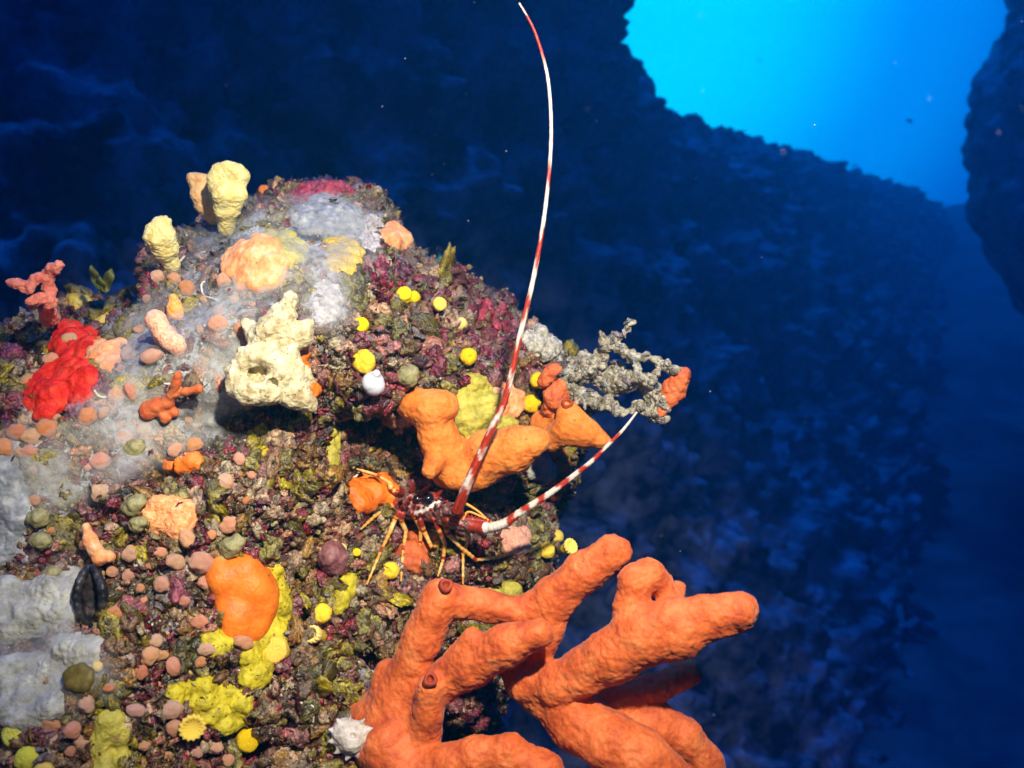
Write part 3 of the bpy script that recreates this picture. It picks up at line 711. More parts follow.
crust('crust_sponge', 'apricot lump beside pale rubble on the upper edge', 'sponge', [(384,230),(402,224),(412,236),(404,248),(388,246)], M['peach'], r=7, lift=1, land='apricot lump')
crust('white_crust', 'bright white chalky patch in the middle of the grey film', 'bryozoan', [(316,284),(334,282),(342,300),(336,322),(318,324),(312,304)], M['white'], r=5, k=2.5, amps=((.003, 130, 1), (.002, 300, 2)), land='white chalky patch')
crust('white_crust', 'white and pink streaky crust running down beside the ochre patch', 'bryozoan', [(362,222),(374,214),(382,226),(376,246),(372,270),(364,268),(362,246)], M['white'], r=4.5, k=2, amps=((.003, 130, 1), (.002, 300, 2)))
# ---- cream wrinkled sponge
DC = rd(265, 370) - .012
body('wrinkled_sponge', 'wrinkled cream sponge with a bowl shaped hollow in the middle of the outcrop', 'sponge', [
    [(238,372,DC-.02,13),(246,358,DC-.02,11),(262,354,DC-.018,11),(278,362,DC-.02,10),(280,378,DC-.024,11),(268,392,DC-.024,12),(250,394,DC-.024,12),(238,384,DC-.022,13)],
    [(258,374,DC-.004,18)], [(262,350,DC-.01,15),(270,332,DC-.01,15),(282,318,DC-.008,12),(290,300,DC-.004,7),(291,294,DC-.004,4)],
    [(282,330,DC-.01,13),(300,336,DC-.008,11),(306,326,DC-.006,7)], [(255,335,DC-.006,11),(248,325,DC-.004,7)],
    [(286,352,DC-.012,13),(290,376,DC-.014,13),(296,396,DC-.014,14),(308,404,DC-.012,9)], [(270,366,DC+.015,26),(290,380,DC+.015,24)]],
    M['cream'], vox=1.2, k=5, D=DC, cuts=[[(256,372,DC-.05,7),(257,374,DC-.02,8)],[(272,384,DC-.05,4),(272,384,DC-.03,4)]], amps=((.0032, 60, 1), (.0022, 130, 2), (.001, 320, 3)), land='wrinkled cream sponge', lp=(268,368))
crust('crust_sponge', 'narrow upright orange strip of sponge against the wrinkled cream one', 'sponge', [(294,352),(304,346),(306,370),(316,396),(306,394),(298,372)], M['orange_flat'], r=5, lift=6)
# ---- left side
crust('crust_sponge', 'scarlet red sponge patch with two lobes', 'sponge', [(52,348),(58,328),(70,322),(84,324),(95,335),(95,350),(82,360),(92,366),(94,380),(88,398),(66,401),(50,418),(40,416),(27,402),(30,386),(45,372),(62,362),(60,352)],
      M['red'], r=5, k=7, lift=.3, amps=((.0016, 60, 1), (.0012, 150, 2), (.0008, 350, 3)), land='scarlet patch')
crust('crust_sponge', 'hazy orange cushion sponge touching the scarlet patch', 'sponge', [(95,340),(110,336),(122,344),(120,360),(108,372),(96,364),(92,352)], M['peach'], r=8, lift=2, land='hazy orange cushion')
D1 = .875
body('finger_sponge', 'salmon pink branching sponge at the far edge of the outcrop against dark water', 'sponge', [
    [(43,310,.90,5),(50,302,D1,6),(49,288,D1,5.5),(48,275,D1-.005,5),(54,268,D1-.01,5.5),(59,264,D1-.012,4.5)],
    [(48,280,D1,5),(37,278,D1-.01,5),(28,288,D1-.015,5),(18,284,D1-.018,5),(11,282,D1-.02,4)],
    [(50,300,D1,6),(40,299,D1-.01,5),(31,302,D1-.014,4.5)], [(47,308,.90,7),(50,318,.93,9)]], M['pink_branch'], vox=.9, k=3, D=D1, amps=((.0022, 150, 1), (.0012, 320, 2)))
DF = rd(160, 408)
body('finger_sponge', 'small orange sponge with two thin fingers on the grey film', 'sponge', [
    [(150,410,DF-.008,10),(158,406,DF-.01,9),(168,402,DF-.014,6),(173,394,DF-.02,5),(176,384,DF-.026,4),(178,375,DF-.03,3.8)],
    [(174,394,DF-.018,4.5),(186,392,DF-.022,4),(199,389,DF-.026,4)], [(163,408,DF-.01,7),(165,418,DF-.01,6)], [(174,412,DF-.008,5),(168,406,DF-.01,6)]], M['rust'], vox=.9, k=3, D=.82, land='two-fingered orange sponge', lp=(170,398))
crust('crust_sponge', 'small orange sponge shelf under the dark crevice', 'sponge', [(166,462),(182,458),(202,456),(200,466),(186,472),(170,474)], M['orange_flat'], r=5, lift=3, land='orange shelf by the crevice')
crust('crust_sponge', 'smooth deep orange sponge sheet between the pink knobs and yellow crust', 'sponge', [(218,558),(240,562),(262,574),(271,590),(266,610),(252,632),(238,638),(230,625),(232,605),(220,588),(214,570)],
      M['orange_flat'], r=9, k=14, lift=3, amps=((.0012, 50, 1), (.0004, 300, 2)), land='smooth orange sheet')
op = bpy.data.objects[[o.name for o in COL.objects if o.name.startswith('crust_sponge')][-1]]
osculum(op, 232, 584, rd(232, 584) - .009, 3.5, (-.1, -1, .2))
crust('crust_sponge', 'orange sponge lump beside the lobster head with a leg lying over it', 'sponge', [(350,482),(366,472),(382,478),(396,494),(394,502),(376,504),(362,512),(350,500)], M['orange_flat'], r=7, lift=3, k=6, land='orange lump by the lobster')
crust('crust_sponge', 'oval orange sponge half hidden behind the lobster legs', 'sponge', [(408,538),(420,532),(426,548),(422,566),(410,572),(402,560)], M['rust'], r=8, lift=2)
crust('crust_sponge', 'long yellow sponge band with black pores running down beside the orange sheet', 'sponge', [(266,566),(282,570),(290,600),(284,630),(276,660),(262,684),(246,690),(240,668),(248,645),(262,625),(272,600)],
      M['yellow_crust'], r=5, k=5, sink=.45, lift=-.6, land='long yellow band')
crust('crust_sponge', 'bright yellow sponge patch tucked under the orange sheet', 'sponge', [(200,640),(212,630),(228,630),(232,644),(218,656),(202,652)], M['yellow_crust'], r=5, lift=-.6, land='tucked yellow patch')
crust('crust_sponge', 'broad yellow green sponge patch near the bottom between two yellow polyps', 'sponge', [(170,690),(190,684),(212,680),(236,686),(250,700),(246,722),(226,730),(206,722),(190,704),(172,704)], M['yellow_crust'], r=5, k=5, sink=.4, lift=-.6, land='broad yellow patch')
crust('crust_sponge', 'slender yellow crust slanting beside the purple ball', 'sponge', [(346,572),(356,576),(352,594),(340,612),(334,606),(338,590)], M['yellow_crust'], r=6, sink=.4, land='slanting yellow crust')
crust('crust_sponge', 'olive yellow sponge mass behind the forked pale orange sponge', 'sponge', [(458,392),(476,380),(492,396),(498,416),(512,430),(490,440),(470,440),(458,424)], M['olive_crust'], r=9, lift=4, k=5, amps=((.003, 70, 1), (.002, 180, 2)))
crust('crust_sponge', 'greenish yellow lumps just above the large branching sponge', 'sponge', [(492,588),(506,584),(520,588),(518,600),(504,604),(492,600)], M['olive_crust'], r=7, lift=6, k=4)
crust('crust_sponge', 'olive yellow streak of sponge in the middle below the cream sponge', 'sponge', [(322,430),(334,424),(338,442),(334,462),(324,466),(318,450)], M['olive_crust'], r=6, land='olive streak')
crust('crust_sponge', 'yellow green sponge hanging at the bottom edge left of the dark hollow', 'sponge', [(100,720),(116,712),(126,730),(124,756),(112,775),(98,775),(94,745)], M['olive_crust'], r=7, sink=.4)
crust('crust_sponge', 'ochre sponge tuft on the low shoulder behind the scarlet patch', 'sponge', [(70,300),(82,296),(90,306),(86,318),(76,312)], M['ochre'], r=5, lift=2)
crust('crust_sponge', 'ochre sponge drip on the low shoulder beside the dark gap', 'sponge', [(96,318),(108,314),(110,330),(104,334),(98,328)], M['ochre'], r=5, lift=1)
crust('crust_sponge', 'pinkish tan cushion among the pink knobs', 'sponge', [(146,508),(168,502),(192,508),(194,524),(176,532),(152,528)], M['knob2'], r=9, sink=.45, k=7, land='tan cushion')
crust('crust_sponge', 'tan lump under the yellow polyps behind the long antenna', 'sponge', [(492,396),(508,388),(520,398),(516,412),(500,416),(490,408)], M['peach'], r=8, lift=3, k=4, amps=((.003, 80, 1), (.002, 200, 2)))
crust('crust_sponge', 'pale grey lump with an orange cap under the forked sponge', 'sponge', [(526,462),(542,456),(552,468),(548,482),(532,482)], M['grey'], r=8, lift=2)
crust('crust_sponge', 'rust red lobe hanging at the outcrop edge under the pored sponge', 'sponge', [(552,452),(562,450),(568,470),(564,490),(554,500),(550,480)], M['rust'], r=6, lift=2, amps=((.002, 90, 1), (.0016, 200, 2)))
crust('crust_sponge', 'tan knob under the base of the shorter antenna', 'sponge', [(504,536),(520,530),(528,540),(522,552),(508,552)], M['knob2'], r=8, lift=2)
crust('crust_sponge', 'dark red bushy crust on the upper edge beside the long antenna', 'algae', [(440,268),(462,272),(486,290),(510,312),(520,330),(505,345),(486,350),(480,330),(462,310),(444,290)], M['magenta'], r=5, k=2, step=6.5, sink=.4, amps=((.004, 140, 1), (.003, 300, 2)), land='dark red crust')
GA = ((.0050, 28, 1), (.0018, 90, 2), (.0012, 260, 3))
crust('grey_sponge', 'upper pale grey sponge slab at the outer edge beside the dark clam', 'sponge', [(-20,585),(10,582),(30,592),(55,575),(76,568),(82,590),(76,612),(60,622),(40,634),(10,640),(-20,640)], M['grey'], r=9, k=9, lift=-.5, sink=.6, amps=GA, land='upper grey slab')
crust('grey_sponge', 'lower pale grey sponge slab with a brown disc on it', 'sponge', [(-20,662),(10,668),(40,660),(62,640),(88,640),(100,650),(92,672),(70,690),(60,712),(34,725),(10,715),(-20,716)], M['grey'], r=9, k=9, lift=-.5, sink=.6, amps=GA, land='lower grey slab')
crust('grey_sponge', 'cloudy blue grey sponge film above the upper grey slab', 'sponge', [(-20,455),(12,462),(24,490),(20,525),(8,560),(-20,560)], M['film'], r=10, k=9, sink=.4, amps=GA, land='cloudy film')
DS = rd(352, 738, .83)
sp = [[(352,738,DS-.02,15),(346,732,DS-.02,13)], [(352,745,DS,16)]] + [[(352 + 14 * math.cos(a), 738 + 13 * math.sin(a), DS - .02, 6), (352 + 25 * math.cos(a + .1), 738 + 22 * math.sin(a + .1), DS - .024, 1.2)] for a in np.arange(0, 6.2, .57)]
body('spiky_sponge', 'off white sponge with small spikes at the foot of the large orange sponge', 'sponge', sp, M['spiky'], vox=.9, k=4, D=DS, cuts=[[(353,734,DS-.05,2.5),(353,736,DS-.03,2.5)]], land='spiky white sponge', lp=(352,738))
# ---- shells, balls, discs
DB = rd(90, 597)
cl = empty('clam', at(90, 600, DB)); tag(cl, 'dark gaping clam set upright in grey sponge', 'clam'); LAND.append((90, 597, 'dark clam'))
occupy(90, 585, 14); occupy(90, 598, 16); occupy(90, 612, 13)
for s in (-1, 1):
    body('shell', None, None, [[(90 + s * 2, 568, DB - .006, 3.5), (90 + s * 7, 574, DB - .011, 3), (90 + s * 11, 582, DB - .014, 3.2), (90 + s * 13, 590, DB - .016, 3.3), (90 + s * 13.5, 598, DB - .016, 3.3), (90 + s * 12.5, 606, DB - .016, 3.3), (90 + s * 10, 614, DB - .014, 3.2), (90 + s * 1, 625, DB - .010, 4)],
        [(90 + s * 6, 576, DB + .008, 6), (90 + s * 11, 598, DB + .008, 7), (90 + s * 5, 618, DB + .008, 6)]], M['dark'], vox=.9, k=4, D=DB, parent=cl)
body('mantle', None, None, [[(90, 576, DB - .002, 7), (90, 596, DB - .002, 9), (90, 614, DB - .005, 8)]], M['mantle'], vox=.9, k=3, D=DB, parent=cl)
h, n = ray(373, 383)
ball = body('tunicate', 'round pearly grey tunicate like a little ball next to a yellow polyp', 'tunicate', [[(373,383,h[1]-.012,11.5),(374,385,h[1]-.011,11)],[(375,376,h[1]-.018,5.5),(376.5,373.5,h[1]-.022,3.8)]], M['ball'], vox=.8, k=4, D=.88, cuts=[[(376.5,373,h[1]-.04,1.5),(376.5,373,h[1]-.024,1.3)]], kc=.8, amps=((.0004, 90, 1),), land='pearly tunicate', lp=(373,383))
h, n = ray(332, 557)
body('tunicate', 'purple brown ball with a tiny yellow polyp on its side', 'tunicate', [[(331,556,h[1]-.012,15),(334,560,h[1]-.010,15)]], M['purple'], vox=1.1, k=4, D=.85, amps=((.0016, 70, 1), (.001, 200, 2)), land='purple ball', lp=(332,557))
h, n = ray(79, 678)
body('brown_disc', 'round olive brown disc lying on the lower grey slab', 'algae', [[(79 + 13 * math.sqrt(q_ / 26) * math.cos(2.4 * q_), 678 + 12 * math.sqrt(q_ / 26) * math.sin(2.4 * q_), h[1] - .010 - .004 * math.sqrt(q_ / 26) * math.sin(2.4 * q_), 4.5)] for q_ in range(27)], M['brown_disc'], vox=1, k=3, D=.74, amps=((.0006, 90, 1),), land='brown disc', lp=(79,678))
for (x, y, rr, lab) in ((38,518,11,'upper olive knob beside the cloudy grey film'), (40,541,10,'middle olive knob beside the cloudy grey film'), (52,573,9,'small brownish olive knob above the upper grey slab'),
                        (134,448,11,'olive knob between pink knobs by the dark crevice'), (138,524,9,'olive knob next to the tan cushion'), (408,376,12,'dark olive leafy lump above the forked sponge'),
                        (135,505,12,'broad olive mound below the dark crevice'), (232,546,13,'olive lump above the smooth orange sheet'), (222,560,9,'lesser olive lump touching the orange sheet')):
    h, n = ray(x, y); D_ = h[1]
    body('olive_knob', lab, 'algae', [[(x + random.uniform(-2, 2), y, D_ - .006, rr * .8), (x + random.uniform(-3, 3), y + 3, D_ - .005, rr * .75)], [(x + rr * .4, y - rr * .3, D_ - .006, rr * .6)], [(x - rr * .5, y + rr * .1, D_ - .005, rr * .55)]],
         M['olive_ball'], vox=1.1, k=3, D=D_, amps=((.002, 90, 1), (.0015, 220, 2)))
DL = .97
Vl = []; Fl = []
for j, (dx, dy, L, w, a) in enumerate(((0, 0, 26, 8, 1.9), (4, 2, 25, 7, 1.25), (1, 4, 18, 6, 1.6))):
    b0 = len(Vl)
    for i in range(9):
        t = i / 8; ww = w * math.sin(math.pi * min(1, t * .85 + .12)) * (1 + .2 * math.sin(9 * t + j))
        x, y = 100 + dx + math.cos(a) * L * t, 290 + dy - math.sin(a) * L * t
        for q, s in enumerate((-1, -.4, .4, 1)):
            for zz in (0, .003): Vl.append(at(x + s * ww * .8, y + s * ww * .3, DL + .006 * math.sin(6 * t + s) + zz))
    for i in range(8):
        for q in range(3):
            A0 = b0 + (i * 4 + q) * 2; B0 = A0 + 8
            Fl += [[A0, A0 + 2, B0 + 2, B0], [A0 + 1, B0 + 1, B0 + 3, A0 + 3]]
o = mesh_obj('seaweed', np.array(Vl), Fl, M['leaf'], loc=at(100, 290, DL)); tag(o, 'dark olive seaweed blades in the gap behind the shoulder', 'seaweed')
body('orange_lobe', 'salmon lobed sponge stub above the dark clam', 'sponge', [[(86,527,.785,4),(90,538,.782,6),(94,548,.782,7),(100,558,.785,8)],[(90,540,.782,6),(84,546,.785,5)],[(100,556,.785,6),(109,556,.785,6)]], M['peach'], vox=.9, k=3, D=.78) if False else None
h, n = ray(94, 545); D_ = h[1]
body('lobed_sponge', 'salmon lobed sponge stub just above the dark clam', 'sponge', [[(86,527,D_-.008,4),(90,538,D_-.01,6),(94,548,D_-.01,7),(100,558,D_-.008,8)],[(90,540,D_-.01,6),(84,546,D_-.006,5)],[(100,556,D_-.01,6),(109,556,D_-.008,6)]], M['peach'], vox=.9, k=3, D=.78)
h, n = ray(166, 335); D_ = h[1]
body('lobed_sponge', 'smooth apricot sponge of three joined lobes on the grey film', 'sponge', [[(156,320,D_-.012,10.5),(162,332,D_-.012,9),(170,341,D_-.012,9),(178,346,D_-.012,8)],[(179,340,D_-.012,5),(177,350,D_-.010,6)],[(165,336,D_,12)]], M['knob'], vox=1, k=4, D=.85, amps=((.0008, 90, 1), (.0004, 300, 2)), land='three-lobed apricot sponge', lp=(167,335))
h, n = ray(175, 310); D_ = h[1]
body('lobed_sponge', 'apricot cone shaped sponge just above the three joined lobes', 'sponge', [[(173,298,D_-.012,4.5),(175,308,D_-.012,7.5),(176,315,D_-.012,8.5)],[(181,318,D_-.01,5)]], M['knob'], vox=1, k=4, D=.85, amps=((.0008, 90, 1), (.0004, 300, 2)))

# ------------------------------------------------------------------ spiny lobster in its hole
def DL_(x, y, off): return rd(x, y) - off
LB = min(rd(418, 505), rd(432, 500), rd(440, 515), rd(405, 500)) - .018
lob = empty('spiny_lobster', at(420, 505, LB)); tag(lob, 'spiny lobster in a rock hole with long red and white antennae', 'lobster')
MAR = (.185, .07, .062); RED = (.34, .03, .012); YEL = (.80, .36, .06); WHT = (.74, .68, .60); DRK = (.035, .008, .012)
for ox, oy in ((405,503),(418,503),(430,506),(442,512),(455,518),(470,524),(486,527)): occupy(ox, oy, 17)
legs = [
    [(399,512),(395,519),(390,532),(380,553),(367,584)], [(403,514),(401,521),(406,531),(403,551),(401,581)], [(412,512),(416,518),(421,530),(420,544),(418,561)],
    [(420,520),(424,531),(431,546),(445,548)], [(436,522),(441,534),(445,544),(443,560),(438,576)], [(444,522),(448,534),(462,548),(476,560),(499,557),(512,554)],
    [(460,520),(467,530),(469,539),(463,553),(463,584)], [(400,494),(391,489),(390,483),(377,475),(357,469)], [(398,502),(390,507),(375,516),(361,529)]]
pr = []; pc = []                                   # primitives and their colour functions
def addp(pts, colf):
    for i in range(len(pts) - 1):
        pr.append((pts[i][0], pts[i+1][0], pts[i][1], pts[i+1][1])); pc.append(colf(i, (i + .5) / (len(pts) - 1)))
addp([S(402,504,LB+.012,15),S(417,502,LB+.004,17),S(432,506,LB-.004,15.5),S(444,512,LB-.010,12)], lambda i, t: MAR)
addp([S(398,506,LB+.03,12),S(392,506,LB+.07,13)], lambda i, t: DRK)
addp([S(412,492,LB+.004,5),S(424,493,LB-.004,4),S(432,496,LB-.012,3)], lambda i, t: MAR)
for hx, hy, tx, ty in ((424,491,431,484),(436,496,444,489),(412,490,414,483),(440,506,448,500),(430,514,434,521),(402,492,400,486)):
    addp([S(hx,hy,LB-.012,3),S(tx,ty,LB-.022,.7)], lambda i, t: RED)
addp([S(440,510,LB-.014,9),S(450,511,LB-.026,8),S(457,510,LB-.036,6.5)], lambda i, t: MAR)       # peduncle of the long antenna
addp([S(442,516,LB-.014,8),S(455,522,LB-.022,7),S(470,525,LB-.03,6.2),S(484,528,LB-.036,5.4),S(492,527,LB-.04,4.6)], lambda i, t: (MAR, MAR, RED, WHT)[i])
for i in range(26):
    x = 446 + i * 1.8; y = 515 + (i * .45) + (-6 if i % 2 else 7); addp([S(x, 518 + i * .4, LB-.026,4), S(x + 2.5, y, LB - .034, .6)], lambda i, t: RED)
for i in range(22):
    a = i * 2.4; r_ = 3 + (i % 5) * 2.3
    x, y = 420 + 1.6 * r_ * math.cos(a), 503 + r_ * math.sin(a); addp([S(x, y, LB - .008, 2.2), S(x + 1.5, y - 1.5, LB - .024, .6)], lambda i, t: (MAR, RED)[int(x) % 2])
addp([S(418,513,LB-.013,3),S(428,508,LB-.018,2.6),S(439,502,LB-.019,1.6)], lambda i, t: WHT)
addp([S(424,517,LB-.010,1.6),S(426,510,LB-.014,1.8)], lambda i, t: WHT)
for L in legs:
    n = len(L); pts = []
    for i, (x, y) in enumerate(L):
        t = i / (n - 1)
        d = (LB - .012) * (1 - t) + (rd(x, y) - .008) * t; occupy(x, y, 5)
        if L is legs[7] or L is legs[8]: d = min(rd(x, y) - .004, LB - .004)
        d = min(d, rd(x, y) - .010 * (1 - .6 * t)); pts.append((at(x, y, d), (2.5 - 1.4 * t) * d / F))
    big_ = []
    for i in range(n - 1):
        for q in range(4): big_.append((pts[i][0] * (1 - q / 4) + pts[i+1][0] * q / 4, pts[i][1] * (1 - q / 4) + pts[i+1][1] * q / 4))
    big_.append(pts[-1])
    for i in range(len(big_) - 1):
        pr.append((big_[i][0], big_[i+1][0], big_[i][1], big_[i+1][1]))
        pc.append(RED if (i % 8 == 3 and i < len(big_) - 5) or i < 2 else ((.84, .50, .16) if i % 8 in (5, 6) else YEL))
V, Q = sdf_mesh(pr, .0008, .0022)
best = np.full(len(V), 9.0); cc = np.zeros((len(V), 3))
for (a, b, ra, rb), c in zip(pr, pc):
    d = seg_dist(V, a, b, ra, rb); m = d < best; best[m] = d[m]; cc[m] = c
nz = noise(V, 170, 3); isM = (cc[:, 0] < .2)
cc = np.where((isM & (nz > .28))[:, None], np.array([.42, .27, .24]), cc); cc = np.where((isM & (nz < -.2))[:, None], np.array(DRK), cc)
N = vnormals(V, Q)
V = V + N * np.where(isM, .0012 * noise(V, 220, 5) + .001 * noise(V, 420, 6), 0)[:, None]
o = mesh_obj('body', V, Q, M['lobster'], parent=lob, col=cc); o.matrix_parent_inverse = Matrix.Translation(-lob.location)

def tube(name, pts, radii, mat, parent, colf, n=12, sub=14):
    P = np.array(pts); m = len(P); T_ = np.linspace(0, m - 1, (m - 1) * sub + 1)
    def cr(t):
        i = min(int(t), m - 2); f = t - i
        p0, p1, p2, p3 = P[max(i-1, 0)], P[i], P[i+1], P[min(i+2, m-1)]
        return .5 * ((2*p1) + (-p0+p2)*f + (2*p0-5*p1+4*p2-p3)*f*f + (-p0+3*p1-3*p2+p3)*f**3)
    C = np.array([cr(t) for t in T_]); R = np.interp(T_, np.arange(m), radii)
    L = np.r_[0, np.cumsum(np.linalg.norm(np.diff(C, axis=0), axis=1))]; L /= L[-1]
    Vv = []; cl_ = []; tn = np.gradient(C, axis=0); tn /= np.linalg.norm(tn, axis=1, keepdims=True)
    for i in range(len(C)):
        u = np.cross(tn[i], (.1, 1, .05)); u /= np.linalg.norm(u); w = np.cross(tn[i], u)
        for j in range(n):
            a = 2 * math.pi * j / n; rr = R[i] * (1 + .07 * ((i % 3) == 0) + .05 * math.sin(i * 1.7 + a * 3))
            Vv.append(C[i] + rr * (math.cos(a) * u + math.sin(a) * w)); cl_.append(colf(L[i] + .006 * math.sin(a * 2 + i), a))
    Fq = [[i*n+j, i*n+(j+1) % n, (i+1)*n+(j+1) % n, (i+1)*n+j] for i in range(len(C) - 1) for j in range(n)]
    Fq += [list(range(n))[::-1], [(len(C) - 1) * n + j for j in range(n)]]
    o = mesh_obj(name, np.array(Vv), Fq, mat, parent=parent, col=np.array(cl_)); o.matrix_parent_inverse = Matrix.Translation(-parent.location)
    return C
ABR = (.36, .028, .010); AWH = (.78, .72, .60); APK = (.62, .42, .32)
def bands(edges):                                # [(t, red?)...] with ragged, soft edges
    def f(t, a):
        t2 = t + .010 * math.sin(2 * a + 31 * t) + .004 * math.sin(5 * a + 120 * t); w = 1.0 if edges[0][1] else 0.0
        for (e, v_), (_, p_) in zip(edges[1:], edges[:-1]):
            q = min(1, max(0, (t2 - e) / .010 + .5)); w = w * (1 - q) + (1.0 if v_ else 0.0) * q
        st = .5 + .5 * math.sin(6 * a + 57 * t) * math.sin(23 * t + a)
        red = np.array(ABR) * (.65 + .9 * st) + np.array((.10, .05, .03)) * max(0, st - .7); wh = np.array(AWH) * (1 - .35 * st) + np.array((.10, .0, -.03)) * st
        return tuple(red * w + wh * (1 - w))
    return f
pts1 = [(457,511),(466,488),(480,455),(494,424),(506,396),(520,335),(534,275),(545,210),(551,140),(548,80),(537,38),(527,16),(519,3)]
A1 = [at(x, y, min(LB - .036, (.872, .857, .848, .842, .838, .832, .826, .82, .814, .81, .806, .803, .80)[i])) for i, (x, y) in enumerate(pts1)]
print('LB', LB)
r1 = [5.6, 5.0, 4.2, 3.7, 3.2, 2.7, 2.35, 2.0, 1.75, 1.6, 1.4, 1.15, .8]
C1 = tube('antenna', A1, [r * .85 / F for r in r1], M['antenna'], lob, bands([(0, True), (.055, False), (.085, True), (.135, False), (.152, True), (.198, False), (.222, True), (.285, False), (.31, True), (.37, False), (.41, True), (.455, False), (.52, True), (.575, False), (.66, True), (.70, False), (.885, True), (.985, False)]))
pts2 = [(490,527.5),(505,523),(520,512.5),(539,500.5),(558,487.5),(577,473),(592,461),(606,447),(622,431),(637,412)]
A2 = [at(x, y, LB - .04 - .004 * i) for i, (x, y) in enumerate(pts2)]
tube('antenna', A2, [r * .85 / F for r in (5.0, 4.9, 4.0, 3.5, 3.1, 2.7, 2.4, 2.0, 1.6, 1.0)], M['antenna'], lob, bands([(0, False), (.11, True), (.17, False), (.21, True), (.25, False), (.30, True), (.35, False), (.43, True), (.50, False), (.57, True), (.62, False), (.67, True), (.74, False), (.80, True), (.86, False)]))
tube('antennule', [at(x, y, LB - .03) for x, y in ((462,502),(470,506),(479,512),(488,520))], [.0017, .0014, .0012, .0009], M['antenna'], lob, lambda t, a: YEL)
tube('antennule', [at(x, y, LB - .032) for x, y in ((463,520),(468,512),(480,516),(492,522))], [.0013, .0012, .0011, .0008], M['antenna'], lob, lambda t, a: YEL)
def sphere(name, c, r, mat, parent, sq=(1, 1, 1)):
    n, m_ = 24, 14; Vv = [c + r * np.array(sq) * np.array([math.sin(math.pi*i/m_)*math.cos(2*math.pi*j/n), math.sin(math.pi*i/m_)*math.sin(2*math.pi*j/n), math.cos(math.pi*i/m_)]) for i in range(m_ + 1) for j in range(n)]
    Fq = [[i*n+j, (i+1)*n+j, (i+1)*n+(j+1) % n, i*n+(j+1) % n] for i in range(m_) for j in range(n)]
    o = mesh_obj(name, np.array(Vv), Fq, mat, parent=parent); o.matrix_parent_inverse = Matrix.Translation(-parent.location)
sphere('eye', at(428, 499, LB - .020), .0062, M['eye'], lob); sphere('eye', at(417, 499, LB - .017), .0045, M['eye'], lob)

# ------------------------------------------------------------------ yellow cup polyps
def lathe(prof, n, flute=0, nf=12):
    Vv = []; Fq = []
    for i, (r, z) in enumerate(prof):
        for j in range(n):
            a = 2 * math.pi * j / n; w = 1 + flute * math.cos(nf * a) * min(1, i / 3)
            Vv.append((r * w * math.cos(a), r * w * math.sin(a), z))
    for i in range(len(prof) - 1):
        for j in range(n): Fq.append([i*n+j, i*n+(j+1) % n, (i+1)*n+(j+1) % n, (i+1)*n+j])
    return np.array(Vv), Fq
def to_mesh(name, V, Fq, mat):
    o = mesh_obj(name, V, Fq, mat); me = o.data; bpy.data.objects.remove(o); return me
V, Fq = lathe([(.55,-.9),(.72,-.75),(.74,-.3),(.80,0),(.88,.25),(.92,.4)], 36, .03, 18)
ME_COL = {k: to_mesh('column', V, Fq, M[k]) for k in ('yellow_stalk',)}
ME_POL = {'yellow': [], 'lime': []}
for q_, prof in enumerate(([(.80,.15),(.94,.3),(1.04,.5),(1.07,.72),(1.04,.94),(.94,1.16),(.77,1.34),(.54,1.46),(.30,1.51),(.15,1.5),(.07,1.48),(.01,1.47)],
        [(.80,.15),(.93,.3),(1.02,.5),(1.04,.72),(1.0,.94),(.90,1.14),(.74,1.30),(.52,1.41),(.30,1.45),(.15,1.42),(.07,1.36),(.01,1.34)],
        [(.82,.15),(.92,.3),(.98,.6),(1.0,.9),(1.01,1.15),(.98,1.32),(.90,1.44),(.74,1.52),(.54,1.56),(.3,1.58),(.1,1.58),(.01,1.58)])):
    pf = []
    for a_, b_ in zip(prof[:-1], prof[1:]):
        for t_ in (0, .33, .66): pf.append((a_[0] * (1 - t_) + b_[0] * t_, a_[1] * (1 - t_) + b_[1] * t_))
    pf.append(prof[-1])
    V, Fq = lathe(pf, 72, .010, 22 + 2 * q_)
    V = V + .11 * np.stack([noise(V, 1.4, 11 + q_), noise(V, 1.4, 22 + q_), noise(V, 1.4, 33 + q_)], 1) + .045 * np.stack([noise(V, 5, 1 + q_), noise(V, 5, 2 + q_), noise(V, 5, 3 + q_)], 1) + .03 * np.stack([noise(V, 11, 1), noise(V, 11, 2), noise(V, 11, 3)], 1)
    for k in ('yellow', 'lime'): ME_POL[k].append(to_mesh('polyp', V, Fq, M[k]))
V2, Fq2 = lathe([(.90,.25),(1.0,.4),(1.08,.6),(1.06,.85),(.98,1.0),(.86,1.02),(.7,.86),(.5,.72),(.25,.66),(.01,.64)], 60, .09, 15)
ME_OPEN = to_mesh('polyp', V2, Fq2, M['yellow'])
Z = Vector((0, 0, 1))
def polyp(x, y, r, label, kind='yellow', tilt=(0, -1, .1), h=None, opened=False, tall=1.0):
    hh, n = ray(x, y)
    if hh is None: hh = at(x, y, h or .97)
    n = np.array([0, -1, 0]) if n is None else smooth_n(x, y, 8)
    d = Vector(np.array(tilt) * .8 + n * .5 + np.array([random.uniform(-.4, .4), 0, random.uniform(-.3, .5)])).normalized(); R = r * hh[1] / F
    base = Vector(hh) + d * R * .55 * tall
    root = empty('cup_coral', base); root.rotation_mode = 'QUATERNION'
    root.rotation_quaternion = Z.rotation_difference(d) @ Quaternion(Z, random.uniform(0, 6.28)); root.scale = (R, R * random.uniform(.93, 1.05), R * tall)
    a = bpy.data.objects.new('column', ME_COL['yellow_stalk']); COL.objects.link(a); a.parent = root
    b = bpy.data.objects.new('polyp', ME_OPEN if opened else random.choice(ME_POL[kind])); COL.objects.link(b); b.parent = root
    occupy(x, y, r * .9); tag(root, label, 'coral', 'yellow cup corals on the outcrop')
